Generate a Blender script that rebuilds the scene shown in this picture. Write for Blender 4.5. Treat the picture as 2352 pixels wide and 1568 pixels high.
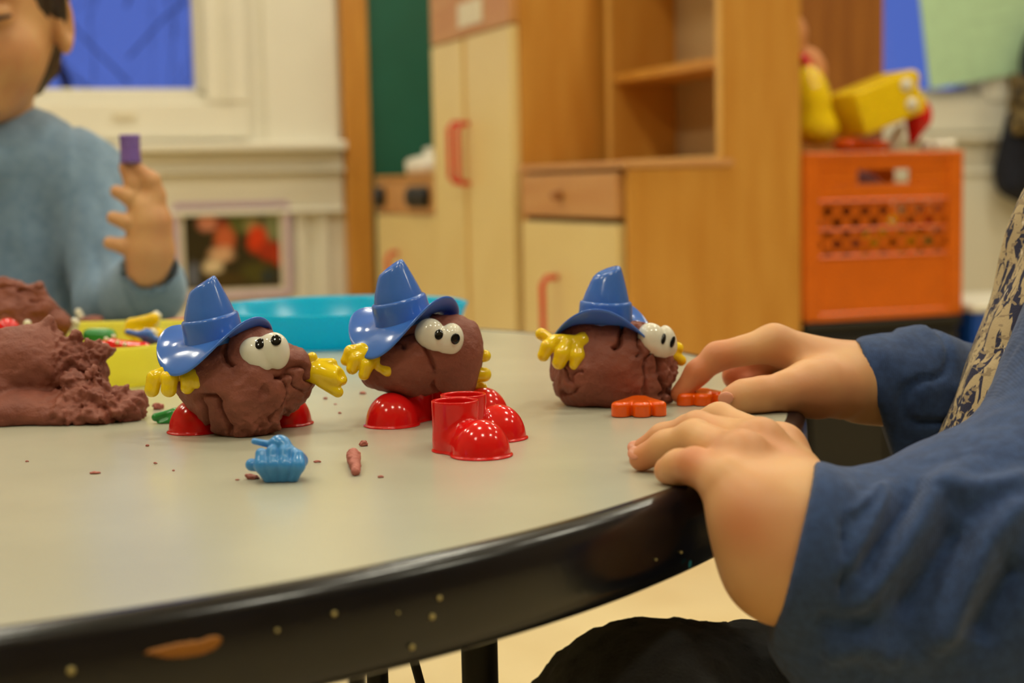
import bpy, bmesh, math, random
import numpy as np
from mathutils import Vector, Matrix

for o in list(bpy.data.objects):
    bpy.data.objects.remove(o)
SC = bpy.context.scene
COL = SC.collection

# ------------------------------------------------------------------ camera
F, TILT, ROLL = 3600.0, 0.10077, 0.021      # focal length in pixels of the 2352 x 1568 frame
ZT = 0.50                                   # height of the table top
HC = 0.1209                                 # camera height above the table top
CZ = ZT + HC
_c, _s, _ct, _st = math.cos(ROLL), math.sin(ROLL), math.cos(TILT), math.sin(TILT)
cam = bpy.data.objects.new('camera', bpy.data.cameras.new('camera'))
COL.objects.link(cam)
right = Vector((_c, -_s * _st, -_s * _ct)); up = Vector((_s, _c * _st, _c * _ct)); fwd = Vector((0, _ct, -_st))
cam.matrix_world = Matrix(((right.x, up.x, -fwd.x, 0), (right.y, up.y, -fwd.y, 0), (right.z, up.z, -fwd.z, CZ), (0, 0, 0, 1)))
cam.data.sensor_width = 36.0
cam.data.lens = F / 2352.0 * 36.0
cam.data.clip_start = 0.02
cam.data.dof.use_dof = True
cam.data.dof.focus_distance = 0.735
cam.data.dof.aperture_fstop = 8.2
SC.camera = cam

# ------------------------------------------------------------------ view, world
SC.view_settings.view_transform = 'Standard'
SC.view_settings.look = 'None'
SC.view_settings.gamma = 1.0
SC.view_settings.use_curve_mapping = False
SC.view_settings.exposure = 0.0
wd = bpy.data.worlds.new('dusk_sky'); SC.world = wd; wd.use_nodes = True
bg = wd.node_tree.nodes['Background']
bg.inputs[0].default_value = (0.082, 0.142, 0.52, 1); bg.inputs[1].default_value = 1.0
LIGHT_RGB = (1.0, 0.95, 0.76)
LIGHT_POWER = 38.0


def P(px, py, d):
    """world point seen at pixel (px, py), at distance d along +Y"""
    x = (px - 1176) / F; y = -(py - 784) / F
    xr = _c * x + _s * y; yr = -_s * x + _c * y
    r = np.array([xr, _ct + _st * yr, yr * _ct - _st])
    return np.array([0, 0, CZ]) + r * (d / r[1])


def T(px, py, z=ZT):
    """world point of pixel on the horizontal plane z"""
    p = P(px, py, 1.0) - np.array([0, 0, CZ])
    return np.array([0, 0, CZ]) + p * ((z - CZ) / p[2])


# ------------------------------------------------------------------ numpy noise
def _hash(ix, iy, iz, seed):
    h = (ix.astype(np.uint32) * np.uint32(374761393) + iy.astype(np.uint32) * np.uint32(668265263)
         + iz.astype(np.uint32) * np.uint32(2147483647) + np.uint32(seed * 974711 + 1013))
    h = (h ^ (h >> np.uint32(13))) * np.uint32(1274126177)
    h = (h ^ (h >> np.uint32(16))) * np.uint32(2246822519)
    h = h ^ (h >> np.uint32(15))
    return h.astype(np.float32) / np.float32(2147483648.0) - 1.0


def noise(p, freq, seed=0):
    q = p * freq + 1000.0
    i = np.floor(q).astype(np.int64); f = (q - i).astype(np.float32)
    u = f * f * (3 - 2 * f)
    out = 0
    for dx in (0, 1):
        wx = u[:, 0] if dx else 1 - u[:, 0]
        for dy in (0, 1):
            wy = u[:, 1] if dy else 1 - u[:, 1]
            for dz in (0, 1):
                wz = u[:, 2] if dz else 1 - u[:, 2]
                out = out + wx * wy * wz * _hash(i[:, 0] + dx, i[:, 1] + dy, i[:, 2] + dz, seed)
    return out


def fbm(p, freq, oct=3, seed=0, gain=0.5):
    a, s = 1.0, 0
    for k in range(oct):
        s = s + a * noise(p, freq * 2.03 ** k, seed + k * 7); a *= gain
    return s


# ------------------------------------------------------------------ signed distance shapes
class Shape:
    def __init__(self):
        self.it = []; self.lo = np.full(3, 1e9); self.hi = np.full(3, -1e9)

    def _b(self, c, r):
        self.lo = np.minimum(self.lo, np.asarray(c) - r); self.hi = np.maximum(self.hi, np.asarray(c) + r)

    def ell(self, c, r, k=0.004, rot=None, sub=False):
        c = np.asarray(c, float); r = np.asarray(r, float) * np.ones(3)
        if not sub: self._b(c, r.max())
        R = None if rot is None else np.array(Matrix(rot).to_3x3())

        def fn(p):
            q = p - c
            if R is not None: q = q @ R
            k0 = np.sqrt(((q / r) ** 2).sum(1)); k1 = np.sqrt(((q / (r * r)) ** 2).sum(1)) + 1e-9
            return np.where(k0 < 0.05, -r.min() * 0.9, k0 * (k0 - 1.0) / k1)
        self.it.append((fn, k, sub)); return self

    def rc(self, a, b, ra, rb, k=0.004, sub=False):
        a = np.asarray(a, float); b = np.asarray(b, float)
        if not sub: self._b(a, ra); self._b(b, rb)
        ab = b - a; L = max(ab @ ab, 1e-12)

        def fn(p):
            q = p - a
            t = np.clip(q @ ab / L, 0, 1)
            return np.sqrt(((q - t[:, None] * ab) ** 2).sum(1)) - (ra + (rb - ra) * t)
        self.it.append((fn, k, sub)); return self

    def chain(self, pts, k=0.004, kin=0.003):
        g = Shape()
        for (a, ra), (b, rb) in zip(pts[:-1], pts[1:]):
            g.rc(a, b, ra, rb, kin)
        return self.add(g, k)

    def add(self, g, k=0.004, sub=False):
        if not sub:
            self.lo = np.minimum(self.lo, g.lo); self.hi = np.maximum(self.hi, g.hi)
        self.it.append((g.ev, k, sub)); return self

    def fn(self, f, k=0.0005, sub=False):
        self.it.append((f, k, sub)); return self

    def floor(self, z):
        self.it.append((lambda p: p[:, 2] - z, 1e-5, True)); return self

    def ev(self, p):
        d = None
        for fn, k, sub in self.it:
            v = fn(p)
            if d is None: d = v; continue
            if sub:
                v = -v; h = np.maximum(k - np.abs(d - v), 0) / k
                d = np.maximum(d, v) + h * h * k * 0.25
            else:
                h = np.maximum(k - np.abs(d - v), 0) / k
                d = np.minimum(d, v) - h * h * k * 0.25
        return d


def surf(shape, h, lo=None, hi=None):
    """mesh of the zero surface (dual grid), evaluated only near it"""
    B = 4
    pad = 3.1 * h + .45 * max([k for _, k, s_ in shape.it if not s_] + [0])
    lo = (shape.lo if lo is None else np.asarray(lo)) - pad
    hi = (shape.hi if hi is None else np.asarray(hi)) + pad
    m = np.ceil((hi - lo) / (B * h)).astype(int) + 1
    ci = np.stack(np.meshgrid(*[np.arange(k) for k in m], indexing='ij'), -1).reshape(-1, 3)
    cc = lo + (ci * B + (B - 1) / 2) * h
    dc = np.concatenate([shape.ev(c) for c in np.array_split(cc, max(1, len(cc) // 200000))])
    act = np.abs(dc) < B * h * 2.6
    V = np.repeat(np.where(dc < 0, -1.0, 1.0).astype(np.float32)[:, None], B ** 3, 1)
    off = np.stack(np.meshgrid(*[np.arange(B)] * 3, indexing='ij'), -1).reshape(-1, 3)
    ia = np.nonzero(act)[0]
    for part in np.array_split(ia, max(1, len(ia) // 4000)):
        if len(part) == 0: continue
        pts = (lo + (ci[part][:, None, :] * B + off[None]) * h).reshape(-1, 3)
        V[part] = shape.ev(pts).reshape(len(part), -1)
    V = V.reshape(m[0], m[1], m[2], B, B, B).transpose(0, 3, 1, 4, 2, 5).reshape(m[0] * B, m[1] * B, m[2] * B)
    ins = V < 0
    cnt = np.zeros(tuple(np.array(V.shape) - 1), np.int8)
    cor = [(a, b, c) for a in (0, 1) for b in (0, 1) for c in (0, 1)]
    n0, n1, n2 = cnt.shape
    for a, b, c in cor: cnt += ins[a:a + n0, b:b + n1, c:c + n2]
    cells = np.argwhere((cnt > 0) & (cnt < 8))
    vals = np.stack([V[cells[:, 0] + a, cells[:, 1] + b, cells[:, 2] + c] for a, b, c in cor], 1)
    pos = np.zeros((len(cells), 3)); num = np.zeros(len(cells))
    ca = np.array(cor, float)
    for i in range(8):
        for j in range(i + 1, 8):
            if np.abs(ca[i] - ca[j]).sum() != 1: continue
            x = (vals[:, i] < 0) != (vals[:, j] < 0)
            t = np.where(x, vals[:, i] / np.where(x, vals[:, i] - vals[:, j], 1), 0)
            pos += np.where(x[:, None], ca[i] + t[:, None] * (ca[j] - ca[i]), 0); num += x
    verts = lo + (cells + pos / num[:, None]) * h
    idx = np.full(cnt.shape, -1, np.int64); idx[cells[:, 0], cells[:, 1], cells[:, 2]] = np.arange(len(cells))
    faces = []
    for ax in range(3):
        o1, o2 = (ax + 1) % 3, (ax + 2) % 3
        s0 = [slice(1, -1)] * 3; s1 = [slice(1, -1)] * 3
        s0[ax] = slice(0, -1); s1[ax] = slice(1, None)
        A = ins[tuple(s0)]; Bq = ins[tuple(s1)]
        e = np.argwhere(A != Bq)
        if len(e) == 0: continue
        flip = A[e[:, 0], e[:, 1], e[:, 2]]
        base = e.copy(); base[:, o1] += 1; base[:, o2] += 1
        d1 = np.zeros(3, int); d1[o1] = 1; d2 = np.zeros(3, int); d2[o2] = 1
        q = [base - d1 - d2, base - d2, base, base - d1]
        q = np.stack([idx[c[:, 0], c[:, 1], c[:, 2]] for c in q], 1)
        q[~flip] = q[~flip][:, ::-1]
        faces.append(q)
    faces = np.concatenate(faces)
    faces = faces[(faces >= 0).all(1)]
    return verts, faces


def vnormals(v, f):
    n = np.cross(v[f[:, 2]] - v[f[:, 0]], v[f[:, 3]] - v[f[:, 1]])
    out = np.zeros_like(v)
    for k in range(4): np.add.at(out, f[:, k], n)
    return out / (np.linalg.norm(out, axis=1, keepdims=True) + 1e-12)


# ------------------------------------------------------------------ objects
def mesh_data(name, v, f, smooth=True):
    me = bpy.data.meshes.new(name)
    v = np.asarray(v, float)
    if isinstance(f, np.ndarray):
        me.vertices.add(len(v)); me.vertices.foreach_set('co', v.astype(np.float32).ravel())
        n = f.shape[1]
        me.loops.add(f.size); me.loops.foreach_set('vertex_index', f.astype(np.int32).ravel())
        me.polygons.add(len(f)); me.polygons.foreach_set('loop_start', np.arange(0, f.size, n, dtype=np.int32))
        me.update(calc_edges=True); me.validate()
    else:
        me.from_pydata([tuple(x) for x in v], [], [tuple(int(i) for i in q) for q in f]); me.update()
        bm = bmesh.new(); bm.from_mesh(me); bmesh.ops.recalc_face_normals(bm, faces=bm.faces); bm.to_mesh(me); bm.free()
    if smooth: me.polygons.foreach_set('use_smooth', np.ones(len(me.polygons), bool))
    return me


def link(name, data, mat=None, parent=None, loc=(0, 0, 0), rot=None):
    o = bpy.data.objects.new(name, data); COL.objects.link(o)
    if mat is not None and data is not None and not data.materials: data.materials.append(mat)
    o.location = loc
    if rot is not None: o.rotation_euler = rot
    o.parent = parent
    return o


def tag(o, label, cat=None, group=None, kind=None):
    o['label'] = label
    if cat: o['category'] = cat
    if group: o['group'] = group
    if kind: o['kind'] = kind
    return o


def structure(o):
    o['kind'] = 'structure'; return o


def thing(name, label, cat, loc=(0, 0, 0), rz=0.0, group=None):
    o = bpy.data.objects.new(name, None); COL.objects.link(o); o.empty_display_size = 0.02
    o.location = loc; o.rotation_euler = (0, 0, rz)
    return tag(o, label, cat, group)


def wpart(name, v, f, mat, parent=None, smooth=True):
    """vertices in world space; parent is an unrotated Empty/mesh (translation only) or None"""
    v = np.asarray(v, float)
    if parent is not None:
        b = np.zeros(3); q = parent
        while q is not None:
            b = b + np.array(q.location); q = q.parent
        return link(name, mesh_data(name, v - b, f, smooth), mat, parent)
    b = np.array([(v[:, 0].min() + v[:, 0].max()) / 2, (v[:, 1].min() + v[:, 1].max()) / 2, v[:, 2].min()])
    return link(name, mesh_data(name, v - b, f, smooth), mat, None, b)


def sdf(name, shape, h, mat, parent=None, disp=None):
    v, f = surf(shape, h)
    if disp is not None: v = disp(v, vnormals(v, f))
    return wpart(name, v, f, mat, parent)


def box(name, lo, hi, mat, parent=None, bevel=0.004, seg=2, loc=None, rot=None, base=False):
    lo = np.asarray(lo, float); hi = np.asarray(hi, float)
    c = (lo + hi) / 2
    bm = bmesh.new(); bmesh.ops.create_cube(bm, size=1.0)
    bmesh.ops.scale(bm, vec=Vector(hi - lo), verts=bm.verts)
    if bevel: bmesh.ops.bevel(bm, geom=list(bm.edges), offset=min(bevel, (hi - lo).min() * 0.45), segments=seg, affect='EDGES', profile=0.5)
    me = bpy.data.meshes.new(name); bm.to_mesh(me); bm.free()
    return link(name, me, mat, parent, c if loc is None else loc, rot)


def lathe(prof, n=48, fz=None):
    """prof: list of (r, z); closed surface of revolution about z"""
    v = []; f = []
    for r, z in prof:
        for k in range(n):
            a = 2 * math.pi * k / n; v.append((r * math.cos(a), r * math.sin(a), z))
    m = len(prof)
    for i in range(m - 1):
        for k in range(n):
            k2 = (k + 1) % n; f.append((i * n + k, i * n + k2, (i + 1) * n + k2, (i + 1) * n + k))
    f.append(tuple(range(n - 1, -1, -1))); f.append(tuple((m - 1) * n + k for k in range(n)))
    return v, f


def tube_mesh(name, pts, r, n=10):
    """a closed tube along world/local points"""
    pts = [Vector(p) for p in pts]; rs = r if isinstance(r, (list, tuple)) else [r] * len(pts)
    v = []; f = []
    for i, p in enumerate(pts):
        t = (pts[min(i + 1, len(pts) - 1)] - pts[max(i - 1, 0)]).normalized()
        a = t.orthogonal().normalized() if i == 0 else (a - t * a.dot(t)).normalized()
        b = t.cross(a)
        for k in range(n):
            g = 2 * math.pi * k / n; v.append(p + (a * math.cos(g) + b * math.sin(g)) * rs[i])
    for i in range(len(pts) - 1):
        for k in range(n):
            k2 = (k + 1) % n; f.append((i * n + k, i * n + k2, (i + 1) * n + k2, (i + 1) * n + k))
    f.append(tuple(range(n - 1, -1, -1))); f.append(tuple((len(pts) - 1) * n + k for k in range(n)))
    return mesh_data(name, np.array([tuple(x) for x in v]), f)


# ------------------------------------------------------------------ materials
def lin(c):
    return tuple((x / 255 / 12.92) if x / 255 <= 0.04045 else ((x / 255 + 0.055) / 1.055) ** 2.4 for x in c) + (1,)


def mat(name, rgb, rough=0.5, var=0.0, vscale=30.0, bump=0.0, bscale=300.0, spec=0.5, coat=0.0, sss=0.0, sssr=(1, .35, .2),
        rgb2=None, stretch=None, sheen=0.0, detail=4.0, bdist=0.001, trans=0.0, metal=0.0):
    m = bpy.data.materials.new(name); m.use_nodes = True
    nt = m.node_tree; b = nt.nodes['Principled BSDF']
    b.inputs['Roughness'].default_value = rough
    b.inputs['Specular IOR Level'].default_value = spec
    b.inputs['Coat Weight'].default_value = coat; b.inputs['Coat Roughness'].default_value = 0.08
    b.inputs['Metallic'].default_value = metal
    if sheen: b.inputs['Sheen Weight'].default_value = sheen; b.inputs['Sheen Roughness'].default_value = 0.6
    if sss:
        b.inputs['Subsurface Weight'].default_value = sss; b.inputs['Subsurface Radius'].default_value = sssr
        b.inputs['Subsurface Scale'].default_value = 0.004
    if trans: b.inputs['Transmission Weight'].default_value = trans
    col = lin(rgb)
    tc = nt.nodes.new('ShaderNodeTexCoord'); mp = nt.nodes.new('ShaderNodeMapping')
    nt.links.new(tc.outputs['Object'], mp.inputs['Vector'])
    if stretch: mp.inputs['Scale'].default_value = stretch
    n = nt.nodes.new('ShaderNodeTexNoise'); n.inputs['Scale'].default_value = vscale; n.inputs['Detail'].default_value = detail
    nt.links.new(mp.outputs['Vector'], n.inputs['Vector'])
    mx = nt.nodes.new('ShaderNodeMix'); mx.data_type = 'RGBA'
    c2 = lin(rgb2) if rgb2 else tuple(min(1, x * (1 + var)) for x in col[:3]) + (1,)
    c1 = col if rgb2 else tuple(x * (1 - var) for x in col[:3]) + (1,)
    mx.inputs[6].default_value = c1; mx.inputs[7].default_value = c2
    rp = nt.nodes.new('ShaderNodeMapRange'); rp.inputs[1].default_value = 0.35; rp.inputs[2].default_value = 0.65
    nt.links.new(n.outputs['Fac'], rp.inputs[0]); nt.links.new(rp.outputs[0], mx.inputs[0])
    nt.links.new(mx.outputs[2], b.inputs['Base Color'])
    if bump:
        n2 = nt.nodes.new('ShaderNodeTexNoise'); n2.inputs['Scale'].default_value = bscale; n2.inputs['Detail'].default_value = 4
        nt.links.new(tc.outputs['Object'], n2.inputs['Vector'])
        bp = nt.nodes.new('ShaderNodeBump'); bp.inputs['Strength'].default_value = bump; bp.inputs['Distance'].default_value = bdist
        nt.links.new(n2.outputs['Fac'], bp.inputs['Height']); nt.links.new(bp.outputs['Normal'], b.inputs['Normal'])
    m['bsdf'] = b.name
    return m


def weave(m, sx, sy, sz, strength=0.4, dist=0.0008):
    """adds a ribbed knit relief running along the given object axes"""
    nt = m.node_tree; b = nt.nodes['Principled BSDF']
    tc = nt.nodes.new('ShaderNodeTexCoord'); w = nt.nodes.new('ShaderNodeTexWave')
    mp = nt.nodes.new('ShaderNodeMapping'); mp.inputs['Scale'].default_value = (sx, sy, sz)
    nt.links.new(tc.outputs['Object'], mp.inputs['Vector']); nt.links.new(mp.outputs['Vector'], w.inputs['Vector'])
    w.inputs['Scale'].default_value = 1.0; w.inputs['Distortion'].default_value = 1.5; w.inputs['Detail'].default_value = 1
    bp = nt.nodes.new('ShaderNodeBump'); bp.inputs['Strength'].default_value = strength; bp.inputs['Distance'].default_value = dist
    nt.links.new(w.outputs['Fac'], bp.inputs['Height'])
    old = b.inputs['Normal'].links
    if old: nt.links.new(old[0].from_socket, bp.inputs['Normal'])
    nt.links.new(bp.outputs['Normal'], b.inputs['Normal'])
    return m


def print_mat(name, base, blobs, rough=0.4):
    """flat print: soft colour patches (x, z, rx, rz, rgb) on the object's xz plane"""
    m = mat(name, base, rough, var=0.04, vscale=25)
    nt = m.node_tree; b = nt.nodes['Principled BSDF']
    prev = b.inputs['Base Color'].links[0].from_socket
    tc = nt.nodes.new('ShaderNodeTexCoord')
    nz = nt.nodes.new('ShaderNodeTexNoise'); nz.inputs['Scale'].default_value = 40
    nt.links.new(tc.outputs['Object'], nz.inputs['Vector'])
    ad = nt.nodes.new('ShaderNodeMix'); ad.data_type = 'VECTOR'; ad.inputs[0].default_value = 0.02
    nt.links.new(tc.outputs['Object'], ad.inputs[4]); nt.links.new(nz.outputs['Color'], ad.inputs[5])
    for x, z, rx, rz, rgb in blobs:
        mp = nt.nodes.new('ShaderNodeMapping'); mp.vector_type = 'POINT'
        mp.inputs['Location'].default_value = (-x / rx - 0.01 / rx, 0, -z / rz - 0.01 / rz); mp.inputs['Scale'].default_value = (1 / rx, 0, 1 / rz)
        nt.links.new(ad.outputs[1], mp.inputs['Vector'])
        ln = nt.nodes.new('ShaderNodeVectorMath'); ln.operation = 'LENGTH'; nt.links.new(mp.outputs[0], ln.inputs[0])
        rp = nt.nodes.new('ShaderNodeMapRange'); rp.inputs[1].default_value = 1.15; rp.inputs[2].default_value = 0.6
        nt.links.new(ln.outputs['Value'], rp.inputs[0])
        mx = nt.nodes.new('ShaderNodeMix'); mx.data_type = 'RGBA'; mx.inputs[7].default_value = lin(rgb)
        nt.links.new(rp.outputs[0], mx.inputs[0]); nt.links.new(prev, mx.inputs[6]); prev = mx.outputs[2]
    nt.links.new(prev, b.inputs['Base Color'])
    return m


M = {}
M['laminate'] = mat('laminate', (182, 180, 160), 0.24, var=0.05, vscale=9, bump=0.05, bscale=900, bdist=0.0003, spec=0.45)
M['rim'] = mat('black_edge', (15, 16, 22), 0.2, var=0.2, vscale=60, bump=0.04, bscale=250, spec=0.5)
M['black_metal'] = mat('black_metal', (20, 20, 20), 0.35)
M['dough'] = mat('brown_dough', (124, 68, 54), 0.55, rgb2=(142, 82, 66), vscale=60, bump=0.55, bscale=900, bdist=0.0007, spec=0.35)
M['dough_pink'] = mat('pink_dough', (160, 88, 76), 0.65, rgb2=(176, 102, 88), vscale=120, bump=0.5, bscale=1100, bdist=0.0006)
M['hat_blue'] = mat('blue_plastic', (64, 112, 196), 0.16, var=0.04, vscale=50, spec=0.5, sss=0.15, sssr=(.4, .5, 1))
M['sky_blue'] = mat('light_blue_plastic', (62, 140, 208), 0.2, var=0.05, vscale=80, spec=0.5, sss=0.15, sssr=(.4, .5, 1))
M['yellow'] = mat('yellow_plastic', (238, 204, 22), 0.11, var=0.04, vscale=60, spec=0.5, sss=0.25, sssr=(1, .8, .2))
M['red'] = mat('red_plastic', (218, 22, 22), 0.13, var=0.04, vscale=60, spec=0.5, sss=0.1)
M['orange'] = mat('orange_plastic', (236, 92, 6), 0.14, var=0.05, vscale=90, spec=0.55, sss=0.1)
M['green'] = mat('green_plastic', (40, 140, 60), 0.2, var=0.05, vscale=60)
M['white_plastic'] = mat('white_plastic', (226, 222, 206), 0.06, var=0.02, vscale=60, spec=0.55, sss=0.3, sssr=(1, .9, .7))
M['black_paint'] = mat('black_paint', (10, 9, 8), 0.1)
M['cyan'] = mat('cyan_plastic', (0, 200, 236), 0.22, var=0.03, vscale=20, sss=0.4, sssr=(.2, .8, 1))
M['tray_yellow'] = mat('yellow_translucent', (236, 220, 84), 0.2, rgb2=(228, 226, 104), vscale=14, spec=0.5, sss=0.3, sssr=(1, .9, .3))
def translucent(m, rgb, fac):
    """lets part of the light through a thin plastic wall"""
    nt = m.node_tree; out = nt.nodes['Material Output']; b = nt.nodes['Principled BSDF']
    t_ = nt.nodes.new('ShaderNodeBsdfTranslucent'); t_.inputs[0].default_value = lin(rgb); x_ = nt.nodes.new('ShaderNodeMixShader'); x_.inputs[0].default_value = fac
    nt.links.new(b.outputs[0], x_.inputs[1]); nt.links.new(t_.outputs[0], x_.inputs[2]); nt.links.new(x_.outputs[0], out.inputs[0])


translucent(M['tray_yellow'], (255, 252, 140), .6)
translucent(M['cyan'], (0, 226, 255), .5)
M['skin'] = mat('skin', (216, 166, 114), 0.45, rgb2=(206, 148, 102), vscale=28, bump=0.12, bscale=420, bdist=0.0004, sss=0.18, detail=2, spec=0.35)
_nt = M['skin'].node_tree; _b = _nt.nodes['Principled BSDF']; _src = _b.inputs['Base Color'].links[0].from_socket
_at = _nt.nodes.new('ShaderNodeAttribute'); _at.attribute_name = 'flush'; _mx = _nt.nodes.new('ShaderNodeMix'); _mx.data_type = 'RGBA'
_mx.inputs[7].default_value = lin((196, 98, 58)); _nt.links.new(_at.outputs['Fac'], _mx.inputs[0]); _nt.links.new(_src, _mx.inputs[6]); _nt.links.new(_mx.outputs[2], _b.inputs['Base Color'])
M['nail'] = mat('nail', (212, 142, 112), 0.28, var=0.03)
M['lip'] = mat('lip', (190, 100, 90), 0.4)
M['hair'] = mat('dark_hair', (46, 28, 18), 0.45, var=0.4, vscale=80, stretch=(1, 1, .1))
M['denim'] = weave(mat('blue_cotton', (30, 56, 100), 0.9, rgb2=(42, 70, 118), vscale=260, bump=0.5, bscale=1400, bdist=0.0006, sheen=0.12), 300, 300, 700, 0.3, 0.0004)
M['black_cloth'] = mat('black_fleece', (13, 12, 11), 0.95, var=0.3, vscale=300, bump=0.9, bscale=1500, bdist=0.002, sheen=0.1)
M['sweater'] = weave(mat('pale_blue_knit', (118, 154, 190), 0.9, rgb2=(136, 170, 202), vscale=120, bump=0.4, bscale=700, bdist=0.001, sheen=0.3), 260, 40, 0, 0.7, 0.0015)
M['red_cloth'] = mat('red_cloth', (150, 24, 22), 0.85)
M['wall'] = mat('cream_paint', (228, 223, 206), 0.55, var=0.02, vscale=4, bump=0.03, bscale=120)
M['white_trim'] = mat('white_gloss_paint', (230, 225, 208), 0.35, var=0.02, vscale=5)
M['tan_wall'] = mat('tan_paint', (150, 132, 104), 0.7, var=0.03, vscale=4)
M['ceiling'] = mat('ceiling_tile', (232, 228, 214), 0.8, var=0.02, vscale=10)
M['floor'] = mat('cream_vinyl', (226, 208, 164), 0.35, rgb2=(218, 198, 152), vscale=7)
M['oak'] = mat('oak', (202, 142, 58), 0.4, rgb2=(182, 120, 42), vscale=6, stretch=(8, 8, .6), bump=0.05, bscale=80)
M['birch'] = mat('birch_ply', (206, 148, 62), 0.42, rgb2=(194, 132, 46), vscale=5, stretch=(5, 5, .7), bump=0.04, bscale=60)
M['birch_pale'] = mat('pale_birch', (222, 180, 108), 0.42, rgb2=(212, 166, 94), vscale=5, stretch=(6, 6, 1))
M['birch_edge'] = mat('birch_edge', (224, 176, 92), 0.4, var=0.05, vscale=12)
M['brown_wood'] = mat('brown_wood', (158, 98, 34), 0.45, rgb2=(142, 84, 26), vscale=6, stretch=(6, 6, .7))
M['beech_panel'] = mat('beech_panel', (202, 148, 88), 0.45, rgb2=(194, 136, 76), vscale=6, stretch=(.7, .7, 6))
M['cream'] = mat('cream_laminate', (230, 206, 142), 0.4, rgb2=(224, 198, 132), vscale=4)
M['back_panel'] = mat('grey_tan_board', (178, 148, 104), 0.5, var=0.03)
M['chalk'] = mat('green_board', (22, 92, 72), 0.5, rgb2=(16, 80, 58), vscale=3)
M['crate'] = mat('orange_crate', (212, 102, 6), 0.35, var=0.05, vscale=20)
M['black'] = mat('black_laminate', (18, 17, 16), 0.45)
M['paper_green'] = print_mat('green_paper', (192, 228, 186), [(-.08, .06, .07, .003, (172, 206, 168)), (.05, .02, .09, .003, (172, 206, 168)), (-.02, -.03, .10, .003, (174, 208, 170)), (.09, -.07, .06, .003, (174, 208, 170)), (-.06, .11, .08, .003, (172, 206, 168))], 0.8)
M['paper'] = mat('paper', (222, 212, 186), 0.8, var=0.05, vscale=60)
M['lavender'] = mat('lavender_frame', (186, 160, 176), 0.5)
M['purple'] = mat('purple_plastic', (128, 98, 176), 0.25, var=0.05)
M['navy'] = mat('navy_cloth', (20, 24, 40), 0.9, var=0.2, vscale=60)
M['fur'] = mat('beige_fleece', (150, 128, 80), 0.95, rgb2=(40, 34, 30), vscale=45, bump=0.8, bscale=200, bdist=0.004)
M['blue_bin'] = mat('blue_bin', (28, 78, 170), 0.35)
M['peach'] = mat('peach_plush', (206, 140, 92), 0.8, var=0.05, vscale=60)
M['bark'] = mat('bark', (58, 54, 70), 0.9, var=0.2, vscale=20)
M['ochre_paint'] = mat('ochre_paint', (150, 92, 12), 0.5)
M['speck_paint'] = mat('cream_paint_fleck', (176, 160, 100), 0.5)
M['teal_paint'] = mat('teal_paint', (10, 120, 140), 0.5)
gl = bpy.data.materials.new('window_glass'); gl.use_nodes = True
_n = gl.node_tree.nodes; _n.remove(_n['Principled BSDF'])
_t = _n.new('ShaderNodeBsdfTransparent'); _g = _n.new('ShaderNodeBsdfGlossy'); _g.inputs['Roughness'].default_value = 0.02
_f = _n.new('ShaderNodeFresnel'); _f.inputs[0].default_value = 1.35; _x = _n.new('ShaderNodeMixShader')
gl.node_tree.links.new(_f.outputs[0], _x.inputs[0]); gl.node_tree.links.new(_t.outputs[0], _x.inputs[1]); gl.node_tree.links.new(_g.outputs[0], _x.inputs[2])
gl.node_tree.links.new(_x.outputs[0], _n['Material Output'].inputs[0]); M['glass'] = gl
em = bpy.data.materials.new('lamp_diffuser'); em.use_nodes = True
_e = em.node_tree.nodes.new('ShaderNodeEmission'); _e.inputs[0].default_value = LIGHT_RGB + (1,); _e.inputs[1].default_value = LIGHT_POWER
em.node_tree.links.new(_e.outputs[0], em.node_tree.nodes['Material Output'].inputs[0]); M['lamp'] = em
# ================================================================== the room
# the room's axes follow the play kitchen: local x runs along the window wall, local y away from the camera
KD = 2.60
K0 = np.array([(1450 - 1176) / F * KD, KD, 0.0])
KA = math.radians(20.5)
UX = np.array([math.cos(KA), math.sin(KA), 0]); UY = np.array([-math.sin(KA), math.cos(KA), 0])
KROT = (0, 0, KA)


def kw(x, y, z=0.0):
    return K0 + UX * x + UY * y + np.array([0, 0, z])


def kl(px, py, y):
    """local (x, z) of a pixel on the plane local y = y"""
    o = np.array([0, 0, CZ]); r = P(px, py, 1.0) - o
    t = ((K0 - o) @ UY + y) / (r @ UY)
    p = o + r * t - K0
    return float(p @ UX), float(p[2])


def kx(px, py, x):
    """local (y, z) of a pixel on the plane local x = x"""
    o = np.array([0, 0, CZ]); r = P(px, py, 1.0) - o
    t = ((K0 - o) @ UX + x) / (r @ UX)
    p = o + r * t - K0
    return float(p @ UY), float(p[2])


def kbox(name, lo, hi, m, bevel=0.004, struct=False):
    """room-aligned box as a top-level object"""
    lo = np.asarray(lo, float); hi = np.asarray(hi, float); c = (lo + hi) / 2
    o = box(name, lo, hi, m, None, bevel, loc=kw(c[0], c[1], c[2]), rot=KROT)
    return structure(o) if struct else o


WY = 1.82                                    # room-side face of the window wall
X0, X1, Y0, Y1, ZC = -3.3, 3.0, -5.2, WY, 2.7
kbox('floor', (X0, Y0, -0.1), (X1, Y1 + .15, 0), M['floor'], 0, True)
kbox('ceiling', (X0, Y0, ZC), (X1, Y1 + .15, ZC + .1), M['ceiling'], 0, True)
kbox('wall_left', (X0 - .1, Y0, 0), (X0, Y1, ZC), M['tan_wall'], 0, True)
kbox('wall_right', (X1, Y0, 0), (X1 + .1, Y1, ZC), M['tan_wall'], 0, True)
kbox('wall_front', (X0, Y0 - .1, 0), (X1, Y0, ZC), M['tan_wall'], 0, True)

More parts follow.
